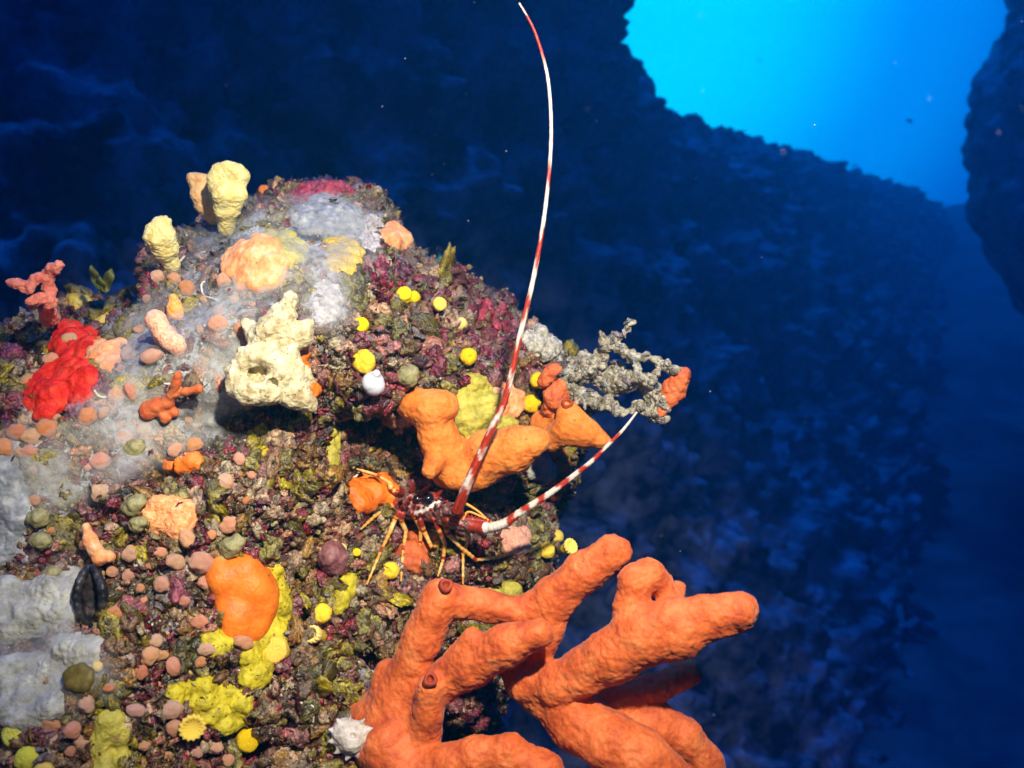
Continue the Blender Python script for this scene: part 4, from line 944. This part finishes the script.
for a in (
    (408,300,8,'pair-mate yellow cup coral at the top of the slope, the wider one'), (416,300,6,'smaller yellow cup coral fused to the wide one on the upper slope'),
    (436,305,7,'yellow cup coral just beyond the fused pair, pale topped'), (463,324,6.5,'yellow cup coral beside the dark red crust'), (466,356,8.5,'yellow cup coral above the olive sponge mass'),
    (363,328,7.5,'squarish yellow cup coral above the lumpy one near the pearly tunicate'), (366,361,11,'lumpy large yellow cup coral touching the pearly tunicate'),
    (392,569,8.5,'yellow cup coral between the lobster\'s first two legs'), (343,546,5,'tiny yellow cup coral on the side of the purple ball'), (357,553,4,'tiny yellow cup coral standing next to the purple ball'),
    (326,614,9,'yellow cup coral standing above the tubular one'), (280,650,12.5,'biggest round yellow cup coral against the long yellow band'),
    (243,734,11.5,'yellow cup coral at the lower tip of the broad yellow patch'), (320,465,3.5,'tiny yellow cup coral by the olive streak')):
    polyp(a[0], a[1], a[2], a[3])
polyp(322, 636, 8, 'tubular yellow cup coral lying on its side with open rim', opened=True, tilt=(-.8, -.7, .3), tall=1.5)
polyp(193, 723, 12, 'frilly orange yellow cup coral on the broad yellow patch', opened=True)
polyp(16, 731, 12, 'greenish yellow cup coral below the lower grey slab', 'lime'); polyp(34, 756, 10.5, 'greenish yellow cup coral next to the bottom edge', 'lime'); polyp(46, 771, 10, 'yellow cup coral cut by the bottom edge')
polyp(208, 515, 5, 'tiny lime coloured cup coral on crimson crust', 'lime'); polyp(98, 668, 5, 'tiny yellow cup coral between brown disc and pink knobs')
polyp(536, 384, 7.5, 'upper yellow cup coral of the trio by the outcrop edge', h=.94); polyp(533, 403, 8.5, 'lower yellow cup coral of the trio by the outcrop edge', h=.94); polyp(546, 402, 5.5, 'smallest yellow cup coral of the trio by the outcrop edge', h=.95)
polyp(548, 552, 7.5, 'yellow cup coral at the edge facing out, lowest of three', h=.93); polyp(553, 543, 7, 'pale yellow cup coral at the edge pointing up, topmost of three', h=.94, tilt=(0, -.3, 1)); polyp(565, 549, 7.5, 'orange yellow cup coral at the edge pointing out to open water', h=.93, tilt=(1, -.5, 0), opened=True)
LAND += [(280,650,'biggest yellow cup coral'), (193,723,'frilly cup coral'), (243,734,'cup coral under the broad yellow patch'), (16,731,'greenish cup coral')]

# ------------------------------------------------------------------ pink knobs: round colonies all over the sheltered side
def ico(sub):
    import bmesh
    b = bmesh.new(); bmesh.ops.create_icosphere(b, subdivisions=sub, radius=1); b.verts.ensure_lookup_table()
    V = np.array([v.co[:] for v in b.verts]); Fq = np.array([[v.index for v in f.verts] for f in b.faces]); b.free(); return V, Fq
IV, IF = ico(4)
KN = {}
for mk in ('knob', 'knob2'):
    KN[mk] = []
    for s in range(12):
        r = 1 + .24 * noise(IV, .9, 80 + s) + .13 * noise(IV, 1.9, 90 + s) + .022 * noise(IV, 7, 95 + s) + .012 * noise(IV, 16, 96 + s)
        V = IV * r[:, None]; V[:, 2] *= .82; m = V[:, 2] < -.2
        V[m, :2] *= (1 - .45 * sstep(.2, .8, -V[m, 2]))[:, None]; V[m, 2] *= 1.5
        if s % 3 == 0: V[:, 2] -= .12 * np.exp(-(V[:, 0] ** 2 + V[:, 1] ** 2) / .06) * (V[:, 2] > 0)
        KN[mk].append(to_mesh('knob', V, IF, M[mk]))
knobs = [(158,277,7),(174,279,6.5),(189,289,8.5),(154,357,12,.62,-.4),(225,281,8),(220,311,6),(219,325,10),(241,330,7),(129,355,7.5),(71,340,8),(51,361,8),(29,382,8),(121,369,4.5),(116,396,8),
    (131,391,9,.7,1.2),(88,417,9),(104,413,7,.65,-1),(61,409,7),(57,418,4.5),(47,430,11),(18,434,11,.75,0),(32,438,9),(5,448,9),(31,452,8),(144,430,7.5),(124,438,9),(101,462,9.5),(89,468,4.5),
    (101,491,9.5),(175,449,8),(194,446,8.5,.8,0),(66,494,5),(36,500,5.5),(74,505,3.5),(240,460,7,.78,1.3),(225,482,9,.8,1.2),(167,528,9),(187,540,10,.75,1.3),(201,561,12,.85,1),(160,552,6),(175,562,9.5,.85,0),
    (130,553,8),(230,524,9),(206,583,8,.75,1),(163,584,8.5),(112,572,6),(128,575,6.5),(102,544,5),(116,614,9.5,.75,0),(112,661,9),(148,656,9.5),(160,654,8,.8,0),(141,672,7),(109,687,6.5,.7,0),(156,641,6.5),(97,667,6,.7,1),
    (173,666,10,.68,1.4),(201,662,5.5),(206,650,9,.7,0),(201,623,8.5,.85,0),(194,620,6),(242,643,10,.7,0),(258,663,9,.7,1.5),(136,712,9.5,.65,.3),(172,709,9),(173,728,8.5),(207,711,6.5),(215,746,9),(161,686,5),(85,704,9,.8,1.4),
    (51,726,10,.75,.4),(73,730,9,.9,1),(56,744,8.5),(82,742,9.5,.8,.5),(51,531,5,.7,-.5),(20,453,6),(188,420,4),(120,425,4),(206,640,5),(180,742,6),(150,700,5),(128,640,5),(143,602,5),(185,600,5.5),(150,565,5),(116,590,4.5),(140,588,4.5),
    (212,535,5),(245,500,5),(252,475,4.5),(118,735,5.5),(98,760,6),(70,752,5.5),(145,745,6),(165,755,6.5),(196,752,6.5),(228,760,6),(33,470,5),(205,300,4.5),(200,330,4.5),(235,300,5),(148,300,5),(140,330,5.5),(133,318,4.5)]
info = []
for kk in knobs:
    x, y, r = kk[:3]; asp = kk[3] if len(kk) > 3 else random.uniform(.88, 1); ang = kk[4] if len(kk) > 4 else random.uniform(0, 3)
    ds = sorted(((x - l[0]) ** 2 + (y - l[1]) ** 2, l) for l in LAND); l = ds[0][1]
    dx, dy = x - l[0], y - l[1]
    side = ('below' if dy > 0 else 'above') if abs(dy) > abs(dx) * .8 else 'beside'
    lr = ''
    if side == 'beside': side = 'right of' if dx > 0 else 'left of'
    info.append([x, y, r, asp, ang, l[2], side, lr, ds[0][0]])
ORD = ['nearest', 'second nearest', 'third nearest', 'fourth nearest', 'fifth nearest', 'sixth nearest', 'seventh nearest', 'eighth nearest', 'ninth nearest', 'tenth nearest', 'eleventh nearest', 'twelfth nearest']
for q in info:
    same = sorted(i[8] for i in info if i[5:8] == q[5:8]); rk = same.index(q[8])
    shape = ('tiny' if q[2] < 5.2 else 'large' if q[2] > 8.9 else 'small') + (' oval' if q[3] < .82 else ' round')
    if len(same) == 1: lab = f'only {shape} pink knob {q[6]} the {q[5]}{q[7]}'.replace('only', 'single')
    else: lab = f'{shape} pink knob {q[6]} the {q[5]}{q[7]}, {ORD[min(rk, 11)]} it'
    hh, n = ray(q[0], q[1])
    if hh is None: continue
    mk = 'knob2' if (q[1] > 560 and q[0] < 260) or random.random() < .15 else 'knob'
    o = bpy.data.objects.new('pink_knob', random.choice(KN[mk])); COL.objects.link(o)
    n = smooth_n(q[0], q[1], 8); view = -hh / np.linalg.norm(hh)
    d = Vector(n * .55 + view * .6).normalized(); R = q[2] * hh[1] / F
    t = Vector((math.cos(q[4]), 0, -math.sin(q[4]))); t = (t - d * t.dot(d)).normalized(); u = d.cross(t)
    mat3 = Matrix((t, u, d)).transposed()
    o.matrix_world = Matrix.Translation(Vector(hh) + d * R * .45) @ mat3.to_4x4() @ Matrix.Diagonal((R, R * q[3], R * .9, 1))
    occupy(q[0], q[1], q[2] * .9); tag(o, lab, 'tunicate', 'pink knobs scattered over the outcrop')

# ------------------------------------------------------------------ worm tubes
def worm(x, y, L, label, r=1.1):
    pts = []; a = random.uniform(0, 6)
    for i in range(6):
        hh, n = ray(x, y)
        if hh is None: break
        pts.append(hh + n * .003); a += random.uniform(-1.3, 1.3); x += L * math.cos(a); y += L * math.sin(a)
    if len(pts) < 3: return
    o = empty('worm_tube', pts[0]); 
    C = tube('tube', pts, [r * .84 / F] * len(pts), M['tube'], o, lambda t, a: (1, 1, 1), n=8, sub=8)
    tag(o, label, 'worm tube', 'curly pale worm tubes')
for x, y, lab in ((182,262,'curly pale worm tube beside the lumpy peach patch'), (207,283,'pale worm tube hooked over a red speck above the grey film'), (96,390,'thin pale worm tube curling beside the pink knobs near the scarlet patch'), (160,380,'fine pale worm tube lying on the grey film over the orange fingers'),
                  (330,480,'pale worm tube in the maroon crust below the olive streak'), (300,560,'pale worm tube on dark crust near the purple ball'), (145,622,'pale worm tube on the shelly rubble near the clam'), (300,700,'pale worm tube near the bottom beside dark crust')):
    worm(x, y, 6, lab)

# ------------------------------------------------------------------ countless small growth: algae turf, crust lobes, shell grit, hairs
def scatter(name, label, n, cand, maker, mat, seed):
    rng = random.Random(seed); Vs = []; Fs = []; Cs = []; b = 0; k = 0; tries = 0
    while k < n and tries < n * 6:
        tries += 1
        x, y = cand(rng)
        hh, nn = ray(x, y)
        if hh is None: continue
        r = maker(rng, x, y, hh, nn)
        if r is None: continue
        Vv, Fq, c = r; Vs.append(Vv); Fs.append(Fq + b); Cs.append(np.broadcast_to(c, (len(Vv), 3)) if np.ndim(c) == 1 else c); b += len(Vv); k += 1
    o = mesh_obj(name, np.concatenate(Vs), np.concatenate(Fs), mat, col=np.concatenate(Cs)); tag(o, label, None, None, 'stuff'); return o
I2, F2 = ico(2); I3, F3 = ico(3)
def lumpy(I, F_, s, hi):
    r = 1 + .42 * noise(I, 1.0, 200 + s) + .42 * noise(I, 2.4, 300 + s) + hi * (.34 * np.abs(noise(I, 4.2, 330 + s)) + .24 * noise(I, 8, 340 + s))
    return I * r[:, None]
SH = [lumpy(I2, F2, s, .7) for s in range(24)]
SH3 = [lumpy(I3, F3, s, 1.2) for s in range(24)]
MOT3 = [(.55 + .9 * sstep(-.4, .5, noise(I3, 4, 500 + s)))[:, None] for s in range(8)]
FILMS = ((160,345,50,50,1),(255,255,65,42,1),(330,222,48,32,.9),(35,480,55,45,1),(205,395,50,42,1),(105,440,60,40,1),(8,515,34,55,1.1),(230,345,50,60,.8),(34,605,56,40,1.25),(48,682,60,40,1.25),(330,300,25,35,.7))
def filmw(x, y):
    return min(1, sum(w * math.exp(-(((x-a)/sx)**2 + ((y-b)/sy)**2)) for a, b, sx, sy, w in FILMS)) * (1 - .97 * math.exp(-((x - 90) / 20) ** 4 - ((y - 600) / 36) ** 4))
def slime():
    """The cloudy bacterial veil: a thin translucent sheet lying over rock and small growth, thickest where it has settled."""
    st = 3; xs = np.arange(-24, 400, st); ys = np.arange(176, 730, st)
    D = np.full((len(xs), len(ys)), np.nan)
    for i, x in enumerate(xs):
        for j, y in enumerate(ys):
            if filmw(x, y) > .04:
                h, n = ray(float(x), float(y))
                if h is not None: D[i, j] = h[1]
    ok = ~np.isnan(D); fill = np.where(ok, D, 9.0)
    lo = fill.copy()
    for _ in range(2):
        p = np.pad(lo, 1, mode='edge'); lo = np.minimum.reduce([p[a:a+lo.shape[0], b:b+lo.shape[1]] for a in range(3) for b in range(3)])
    sm = np.where(ok, lo, np.nan)
    for _ in range(6):
        p = np.pad(sm, 1, constant_values=np.nan); stk = np.stack([p[a:a+sm.shape[0], b:b+sm.shape[1]] for a in range(3) for b in range(3)])
        cnt = (~np.isnan(stk)).sum(0); sm = np.where(ok, np.nansum(stk, 0) / np.maximum(cnt, 1), np.nan)
    V = []; idx = -np.ones(D.shape, int); al = []
    for i, x in enumerate(xs):
        for j, y in enumerate(ys):
            if ok[i, j]: idx[i, j] = len(V); V.append(at(float(x), float(y), sm[i, j] - .0035)); al.append(filmw(x, y))
    V = np.array(V); al = np.array(al)
    Q = []
    for i in range(len(xs) - 1):
        for j in range(len(ys) - 1):
            q = [idx[i, j], idx[i+1, j], idx[i+1, j+1], idx[i, j+1]]
            if min(q) >= 0 and max(V[k][1] for k in q) - min(V[k][1] for k in q) < .02: Q.append(q)
    V[:, 1] += .0025 * fbm(V, 40, 3, 5)
    a = sstep(.12, .75, al) * np.clip(.62 + 1.1 * fbm(V, 16, 4, 91, .6), 0, 1)
    m, nd, lk, b = mat_new('cloudy_veil')
    vc = nd.new('ShaderNodeVertexColor'); vc.layer_name = 'Col'; tc = nd.new('ShaderNodeTexCoord')
    n1 = nd.new('ShaderNodeTexNoise'); n1.inputs['Scale'].default_value = 110; n1.inputs['Detail'].default_value = 6; n1.inputs['Roughness'].default_value = .7; lk.new(tc.outputs['Object'], n1.inputs['Vector'])
    mr = nd.new('ShaderNodeMapRange'); mr.inputs[1].default_value = .30; mr.inputs[2].default_value = .68; mr.inputs[3].default_value = .25; mr.inputs[4].default_value = 1.0; lk.new(n1.outputs['Fac'], mr.inputs[0])
    ml = nd.new('ShaderNodeMath'); ml.operation = 'MULTIPLY'; lk.new(vc.outputs['Color'], ml.inputs[0]); lk.new(mr.outputs[0], ml.inputs[1]); lk.new(ml.outputs[0], b.inputs['Alpha'])
    b.inputs['Base Color'].default_value = (.47, .46, .42, 1); b.inputs['Roughness'].default_value = .9; b.inputs['Specular IOR Level'].default_value = .1
    o = mesh_obj('slime_film', V, Q, m, col=np.repeat(a[:, None] * .72, 3, 1)); tag(o, 'cloudy grey white bacterial film settled over the rock', None, None, 'stuff')
slime()
def frame(d, rng):
    d = Vector(d).normalized(); t = Vector((rng.uniform(-1,1), rng.uniform(-1,1), rng.uniform(-1,1))); t = (t - d * t.dot(d)).normalized()
    return np.array([t, d.cross(t), d])
LOB = [('maroon',3),('crimson',2.6),('olive',2.4),('brown',2.2),('pink',1.6),('beige',1.2),('mauve',1.3),('dark',1.2),('rust',.5),('grey',.6),('ochre',.7)]
LK = [k for k, w in LOB]; LW = [w for k, w in LOB]
def everywhere(rng): return rng.uniform(-30, 590), rng.uniform(180, 790)
def clus(x, y, s): return float(noise(np.array([[x, y, 0.0]]), 1 / s, 400)[0])
_cells = {}
def cell(x, y, size=27):
    gx, gy = int(x // size), int(y // size); best = None
    for i in (-1, 0, 1):
        for j in (-1, 0, 1):
            k = (gx + i, gy + j)
            if k not in _cells:
                r = random.Random(k[0] * 7919 + k[1] * 104729 + 5); _cells[k] = ((k[0] + r.random()) * size, (k[1] + r.random()) * size, r.random(), r.random())
            c = _cells[k]; d = (c[0] - x) ** 2 + (c[1] - y) ** 2
            if best is None or d < best[0]: best = (d, c)
    return best[1]
KINDS = [('crimson', .11), ('maroon', .14), ('olive', .17), ('brown', .21), ('rubble', .15), ('pinky', .10), ('hollow', .20)]
TURF_POLYS = []
def kind_at(x, y):
    x += 9 * clus(x, y, 14); y += 9 * clus(y, x, 14)
    c = cell(x, y)
    if 430 < x < 530 and 265 < y < 350 and c[2] < .75: return 'maroon', c[3]
    u = c[2]
    for k, w in KINDS:
        if u < w: return k, c[3]
        u -= w
    return 'hollow', c[3]
TINT = {'crimson': ((.22,.02,.025),(.14,.015,.018),(.28,.05,.055)), 'maroon': ((.10,.016,.02),(.14,.03,.025),(.20,.02,.025)), 'olive': ((.25,.20,.03),(.16,.13,.03),(.36,.29,.05)), 'brown': ((.20,.105,.033),(.13,.065,.025),(.31,.18,.06)),
        'rubble': ((.44,.37,.24),(.34,.28,.19),(.48,.31,.22)), 'pinky': ((.40,.20,.12),(.32,.15,.11),(.44,.27,.16)), 'hollow': ((.03,.02,.015),(.06,.04,.02),(.05,.02,.02))}  # hollow tints are near-black: shade between growths painted into the bits' colour
TINT = {k: tuple(tuple(np.clip(np.mean(c) + (np.array(c) - np.mean(c)) * 1.25, .004, 1)) for c in v) for k, v in TINT.items()}
SIZE = {'crimson': (2.5, 6), 'maroon': (2, 5), 'olive': (4, 11), 'brown': (3, 8), 'rubble': (1.5, 5.5), 'pinky': (4, 9), 'hollow': (1.5, 4)}
def lump(rng, x, y, hh, nn):
    if rng.random() < filmw(x, y) * .45 or (occupied(x, y) and rng.random() < .9): return None
    k, v_ = kind_at(x, y)
    if k == 'hollow' and rng.random() < .6: return None
    if rng.random() < .14: k = rng.choice(('rubble', 'olive', 'maroon', 'brown', 'pinky'))
    a, b = SIZE[k]; s = a + (b - a) * rng.random() ** 1.8; R = s * hh[1] / F
    c = np.array(rng.choice(TINT[k])) * rng.uniform(.6, 1.35) * (.8 + .4 * v_)
    B = frame(nn, rng); m = rng.randrange(24)
    v, ff = (SH3[m], F3) if s > 3.4 else (SH[m], F2)
    flat = rng.uniform(.3, .65) if k in ('olive', 'pinky') else rng.uniform(.4, .95)
    v = (v * (rng.uniform(.8, 1.9), rng.uniform(.5, 1.1), flat)) @ B * R + hh - nn * R * .15
    if ff is F3: c = c * MOT3[m % 8]
    return v, ff, c
def patches():
    rng = random.Random(31); groups = {'olive': [], 'tan': [], 'maroon': [], 'brown': [], 'rose': []}
    tint = {'olive': ((.22,.18,.04),(.15,.13,.035),(.32,.27,.06)), 'tan': ((.42,.27,.16),(.36,.24,.13),(.46,.34,.2)), 'maroon': ((.16,.02,.025),(.22,.03,.04),(.11,.016,.02)), 'brown': ((.2,.11,.04),(.13,.075,.03),(.27,.17,.06)), 'rose': ((.34,.09,.09),(.38,.15,.13),(.28,.05,.07))}
    n = 0
    for q in range(900):
        x, y = rng.uniform(0, 570), rng.uniform(190, 765)
        if occupied(x, y) or filmw(x, y) > .55 or ray(x, y)[0] is None or ray(x + 12, y)[0] is None or ray(x, y - 12)[0] is None: continue
        R = rng.uniform(8, 21); m = rng.randint(6, 9); st = rng.uniform(.6, 1.2); an = rng.uniform(0, 3)
        poly = []
        for a in range(m):
            t = 6.283 * a / m; rr = R * rng.uniform(.55, 1.1); px_, py_ = rr * math.cos(t), rr * math.sin(t) * st
            poly.append((x + px_ * math.cos(an) - py_ * math.sin(an), y + px_ * math.sin(an) + py_ * math.cos(an)))
        k = rng.choice(list(groups)); g = crust_geo(poly, r=rng.uniform(2.6, 4.6), k=rng.uniform(1.6, 3.2), lift=rng.uniform(-1, 1.6), vox=1.1, amps=((.0034, 75, q), (.0030, 150, q + 1), (.0018, 330, q + 2)), sink=rng.uniform(.1, .5), avoid=True)
        if g is None: continue
        Vv, Qq = g; c = np.array(rng.choice(tint[k])) * rng.uniform(.7, 1.25)
        mot = .55 + .9 * sstep(-.35, .45, fbm(Vv, 90, 3, q)); groups[k].append((Vv, Qq, c[None] * mot[:, None])); n += 1
        if n > 175: break
    for k, w in (('olive', 'olive yellow algae'), ('tan', 'tan and apricot sponge'), ('maroon', 'dark maroon coralline'), ('brown', 'golden brown algae'), ('rose', 'rose red coralline')):
        b = 0; Vs = []; Fs = []; Cs = []
        for Vv, Qq, c in groups[k]: Vs.append(Vv); Fs.append(Qq + b); Cs.append(c); b += len(Vv)
        if Vs: tag(mesh_obj('encrusting_growth', np.concatenate(Vs), np.concatenate(Fs), M['stuff'], col=np.concatenate(Cs)), w + ' crust spread over the rock', None, None, 'stuff')
patches()
scatter('reef_turf', 'lumpy carpet of maroon, olive and brown crusts over the rock', 3600, everywhere, lump, M['stuff'], 1)
def grit(rng, x, y, hh, nn):
    if rng.random() < filmw(x, y) * .5 or (occupied(x, y) and rng.random() < .9): return None
    R = rng.uniform(.7, 2.0) * hh[1] / F; B = frame(nn, rng)
    c = np.array(rng.choice(((.7,.66,.6),(.62,.5,.42),(.55,.5,.3),(.5,.2,.2),(.6,.55,.5),(.66,.3,.1),(.5,.42,.08)))) * rng.uniform(.7, 1.1)
    return (rng.choice(SH) * (1, rng.uniform(.4, 1), rng.uniform(.3, .8))) @ B * R + hh + nn * R * .6, F2, c
scatter('shell_grit', 'fine pale shell grit and specks over the rock', 2600, everywhere, grit, M['stuff'], 2)
GU, GV = 7, 5
def blade(rng, x, y, hh, nn):                       # a curled leafy flake, two-sided with thickness
    if rng.random() < filmw(x, y) * .9 or (occupied(x, y) and rng.random() < .9): return None
    s = rng.uniform(3, 9); R = s * hh[1] / F; B = frame(nn + np.array([0, -.3, .5]) * rng.random(), rng)
    u = np.linspace(0, 1, GU); w = np.linspace(-1, 1, GV); U, Wd = np.meshgrid(u, w, indexing='ij')
    wd = np.sin(np.pi * np.clip(U * .75 + .2, 0, 1)) * rng.uniform(.35, .7) * (1 + .25 * np.sin(U * 11 + x))
    curl = rng.uniform(-.6, .9)
    Pp = np.stack([Wd * wd, curl * U * U * .6 + .12 * np.sin(Wd * 4 + U * 6 + y), U - .1], -1).reshape(-1, 3)
    f = grid_faces(GU, GV); n_ = len(Pp)
    Pp = np.concatenate([Pp, Pp + (0, .05, 0)]); f = np.concatenate([f, f[:, ::-1] + n_])
    f = np.concatenate([f[:, [0, 1, 2]], f[:, [0, 2, 3]]])
    c = np.array(rng.choice(((.16,.12,.03),(.22,.17,.04),(.12,.10,.03),(.2,.03,.04),(.15,.07,.03),(.3,.24,.08),(.28,.04,.07)))) * rng.uniform(.7, 1.4)
    return Pp @ B * R + hh - nn * R * .1, f, c
scatter('leafy_algae', 'short curled olive and red algae blades between the sponges', 3200, everywhere, blade, M['stuff'], 3)
def hair(rng, x, y, hh, nn):                        # a tuft of fine tapering hairs
    Vs = []; Fs = []
    for q in range(6):
        d = Vector(nn + np.array([rng.uniform(-.8,.8), rng.uniform(-.8,.3), rng.uniform(-.2,1.0)])).normalized(); L = rng.uniform(3, 8) * hh[1] / F; w = .28 * hh[1] / F
        d = np.array(d); t = np.cross(d, (0, 1, 0)); t /= np.linalg.norm(t) + 1e-9; u = np.cross(d, t); b = len(Vs); o_ = hh + np.array([rng.uniform(-1,1), 0, rng.uniform(-1,1)]) * 2 * hh[1] / F
        bend = np.array([rng.uniform(-.3,.3), 0, rng.uniform(-.3,.3)]) * L
        Vs += [o_ + t * w, o_ - .5 * t * w + .87 * u * w, o_ - .5 * t * w - .87 * u * w]
        m = o_ + d * L * .55; Vs += [m + .6 * t * w, m - .3 * t * w + .5 * u * w, m - .3 * t * w - .5 * u * w, o_ + d * L + bend]
        for i in range(3):
            j = (i + 1) % 3; Fs += [[b+i, b+j, b+3+j], [b+i, b+3+j, b+3+i], [b+3+i, b+3+j, b+6]]
    return np.array(Vs), np.array(Fs), np.array(rng.choice(((.4,.38,.3),(.3,.3,.26),(.45,.4,.2),(.3,.12,.12),(.5,.48,.44)))) * rng.uniform(.6, 1.1)
def crusted_bits():
    rng = random.Random(12); Vs = []; Fs = []; Cs = []; b = 0
    for o, (x0, y0, x1, y1) in CRUSTED:
        me = o.data; off = np.array(o.location); vv = np.array([v.co[:] for v in me.vertices]) + off
        bv = BVHTree.FromPolygons([tuple(p) for p in vv], [tuple(p.vertices) for p in me.polygons])
        for q in range(1500):
            x, y = rng.uniform(x0, x1), rng.uniform(y0, y1); d = Vector(((x - 512) / F, 1, (384 - y) / F)).normalized(); h, n, i, t = bv.ray_cast(Vector((0, 0, 0)), d)
            if h is None: continue
            s = .5 + 3.0 * rng.random() ** 4; R = s * h[1] / F; B = frame(n, rng); m = rng.randrange(24)
            c = np.array(rng.choice(((.4,.35,.25),(.26,.24,.18),(.5,.48,.42),(.2,.22,.2),(.16,.12,.1),(.3,.22,.24),(.42,.33,.2)))) * rng.uniform(.6, 1.2)
            v, ff = (SH3[m], F3) if s > 3 else (SH[m], F2)
            v = (v * (rng.uniform(.7, 2.2), rng.uniform(.4, 1), rng.uniform(.3, .7))) @ B * R + np.array(h); Vs.append(v); Fs.append(ff + b); Cs.append(np.broadcast_to(c, (len(v), 3))); b += len(v)
    o = mesh_obj('silt_crumbs', np.concatenate(Vs), np.concatenate(Fs), M['stuff'], col=np.concatenate(Cs)); tag(o, 'silt crumbs and small growth on the jutting branch', None, None, 'stuff')
crusted_bits()
seg = contour[3:33]
def rim(rng):
    i = rng.randrange(len(seg) - 1); t = rng.random(); x = seg[i][0] * (1-t) + seg[i+1][0] * t; y = seg[i][1] * (1-t) + seg[i+1][1] * t
    dx, dy = 220 - x, 560 - y; l = math.hypot(dx, dy); s = abs(rng.gauss(0, 8)) + 1
    return x + dx / l * s, y + dy / l * s
def plate(rng, x, y, hh, nn):
    if filmw(x, y) > .5 or occupied(x, y): return None
    r_ = blade(rng, x, y, hh, np.array([0, -.8, .3]) + nn * .3)
    if r_ is None: return None
    v, f, c = r_; s_ = rng.uniform(1.3, 2.4)
    return (v - hh) * s_ + hh, f, np.array(rng.choice(((.30,.12,.12),(.34,.2,.16),(.2,.05,.06),(.4,.3,.18),(.26,.2,.07),(.36,.3,.26)))) * rng.uniform(.7, 1.2)
scatter('coralline_plate', 'thin pink and tan coralline plates jutting between the crusts', 380, everywhere, plate, M['stuff'], 8)
def turf_hair(rng, x, y, hh, nn):
    if clus(x + 300, y, 34) < .06 or filmw(x, y) > .6 or (occupied(x, y) and rng.random() < .9): return None
    v, f, c = hair(rng, x, y, hh, nn)
    return v, f, np.array(rng.choice(((.22,.05,.05),(.28,.2,.07),(.18,.1,.05),(.34,.28,.16),(.12,.03,.035)))) * rng.uniform(.7, 1.3)
scatter('turf_hair', 'patches of short brown and maroon filaments on the rock', 2600, everywhere, turf_hair, M['hair'], 9)
scatter('hydroid_fuzz', 'fine pale hydroid fuzz along the outcrop rim', 1500, rim, hair, M['hair'], 4)
scatter('algal_fuzz', 'fine fuzzy filaments between the growths on the rock face', 1800, everywhere, hair, M['hair'], 5)
h, n = ray(441, 262)
if h is not None:
    r = random.Random(3); Vs = []; Fs = []; b = 0
    for q in range(14):
        a, f, c = hair(r, 441, 262, h, n); a = h + (a - h) * 1.0; Vs.append(a); Fs.append(f + b); b += len(a)
    o = mesh_obj('algae_tuft', np.concatenate(Vs), np.concatenate(Fs), M['teal'], loc=h); tag(o, 'small teal algae tuft on the upper rim of the outcrop', 'algae')

# ------------------------------------------------------------------ distant fish and drifting specks
def fish(x, y, D, L, label):
    V, Fq = ico(3); V = V * (.5, .1, .2); V[:, 2] *= 1 - .5 * np.abs(V[:, 0]) ; o0 = empty('fish', at(x, y, D))
    b = mesh_obj('body', V, Fq, M['fish'], parent=o0)
    T2 = np.array([(-.42,-.01,.05),(-.42,-.01,-.05),(-.72,-.01,.2),(-.62,-.01,0),(-.72,-.01,-.2),(-.42,.01,.05),(-.42,.01,-.05),(-.72,.01,.2),(-.62,.01,0),(-.72,.01,-.2)])
    mesh_obj('tail', T2, [[0,2,3],[0,3,1],[1,3,4],[5,8,7],[5,6,8],[6,9,8],[0,5,7,2],[1,4,9,6],[2,7,8,3],[3,8,9,4]], M['fish'], parent=o0, smooth=False)
    o0.scale = (L, L, L); o0.rotation_euler = (0, random.uniform(-.3, .3), random.uniform(-.6, .6)); tag(o0, label, 'fish', 'small fish far off in open water')
fish(910, 121, 8.0, .075, 'small dark fish in open blue water near the cliff'); fish(760, 60, 12, .06, 'faint small fish high in open water'); fish(855, 165, 12, .07, 'faint small fish above the far ridge')
rng = random.Random(9); Vs = []; Fs = []; b = 0
for q in range(170):
    D = .35 + 2.2 * rng.random() ** 1.5; c = at(rng.uniform(0, 1024), rng.uniform(0, 768), D); R = .2 + .55 * rng.random() ** 3; R = R * D / F
    Vs.append(rng.choice(SH) * R + c); Fs.append(F2 + b); b += len(I2)
o = mesh_obj('floating_specks', np.concatenate(Vs), np.concatenate(Fs), M['white']); tag(o, 'drifting pale specks in the water', None, None, 'stuff')
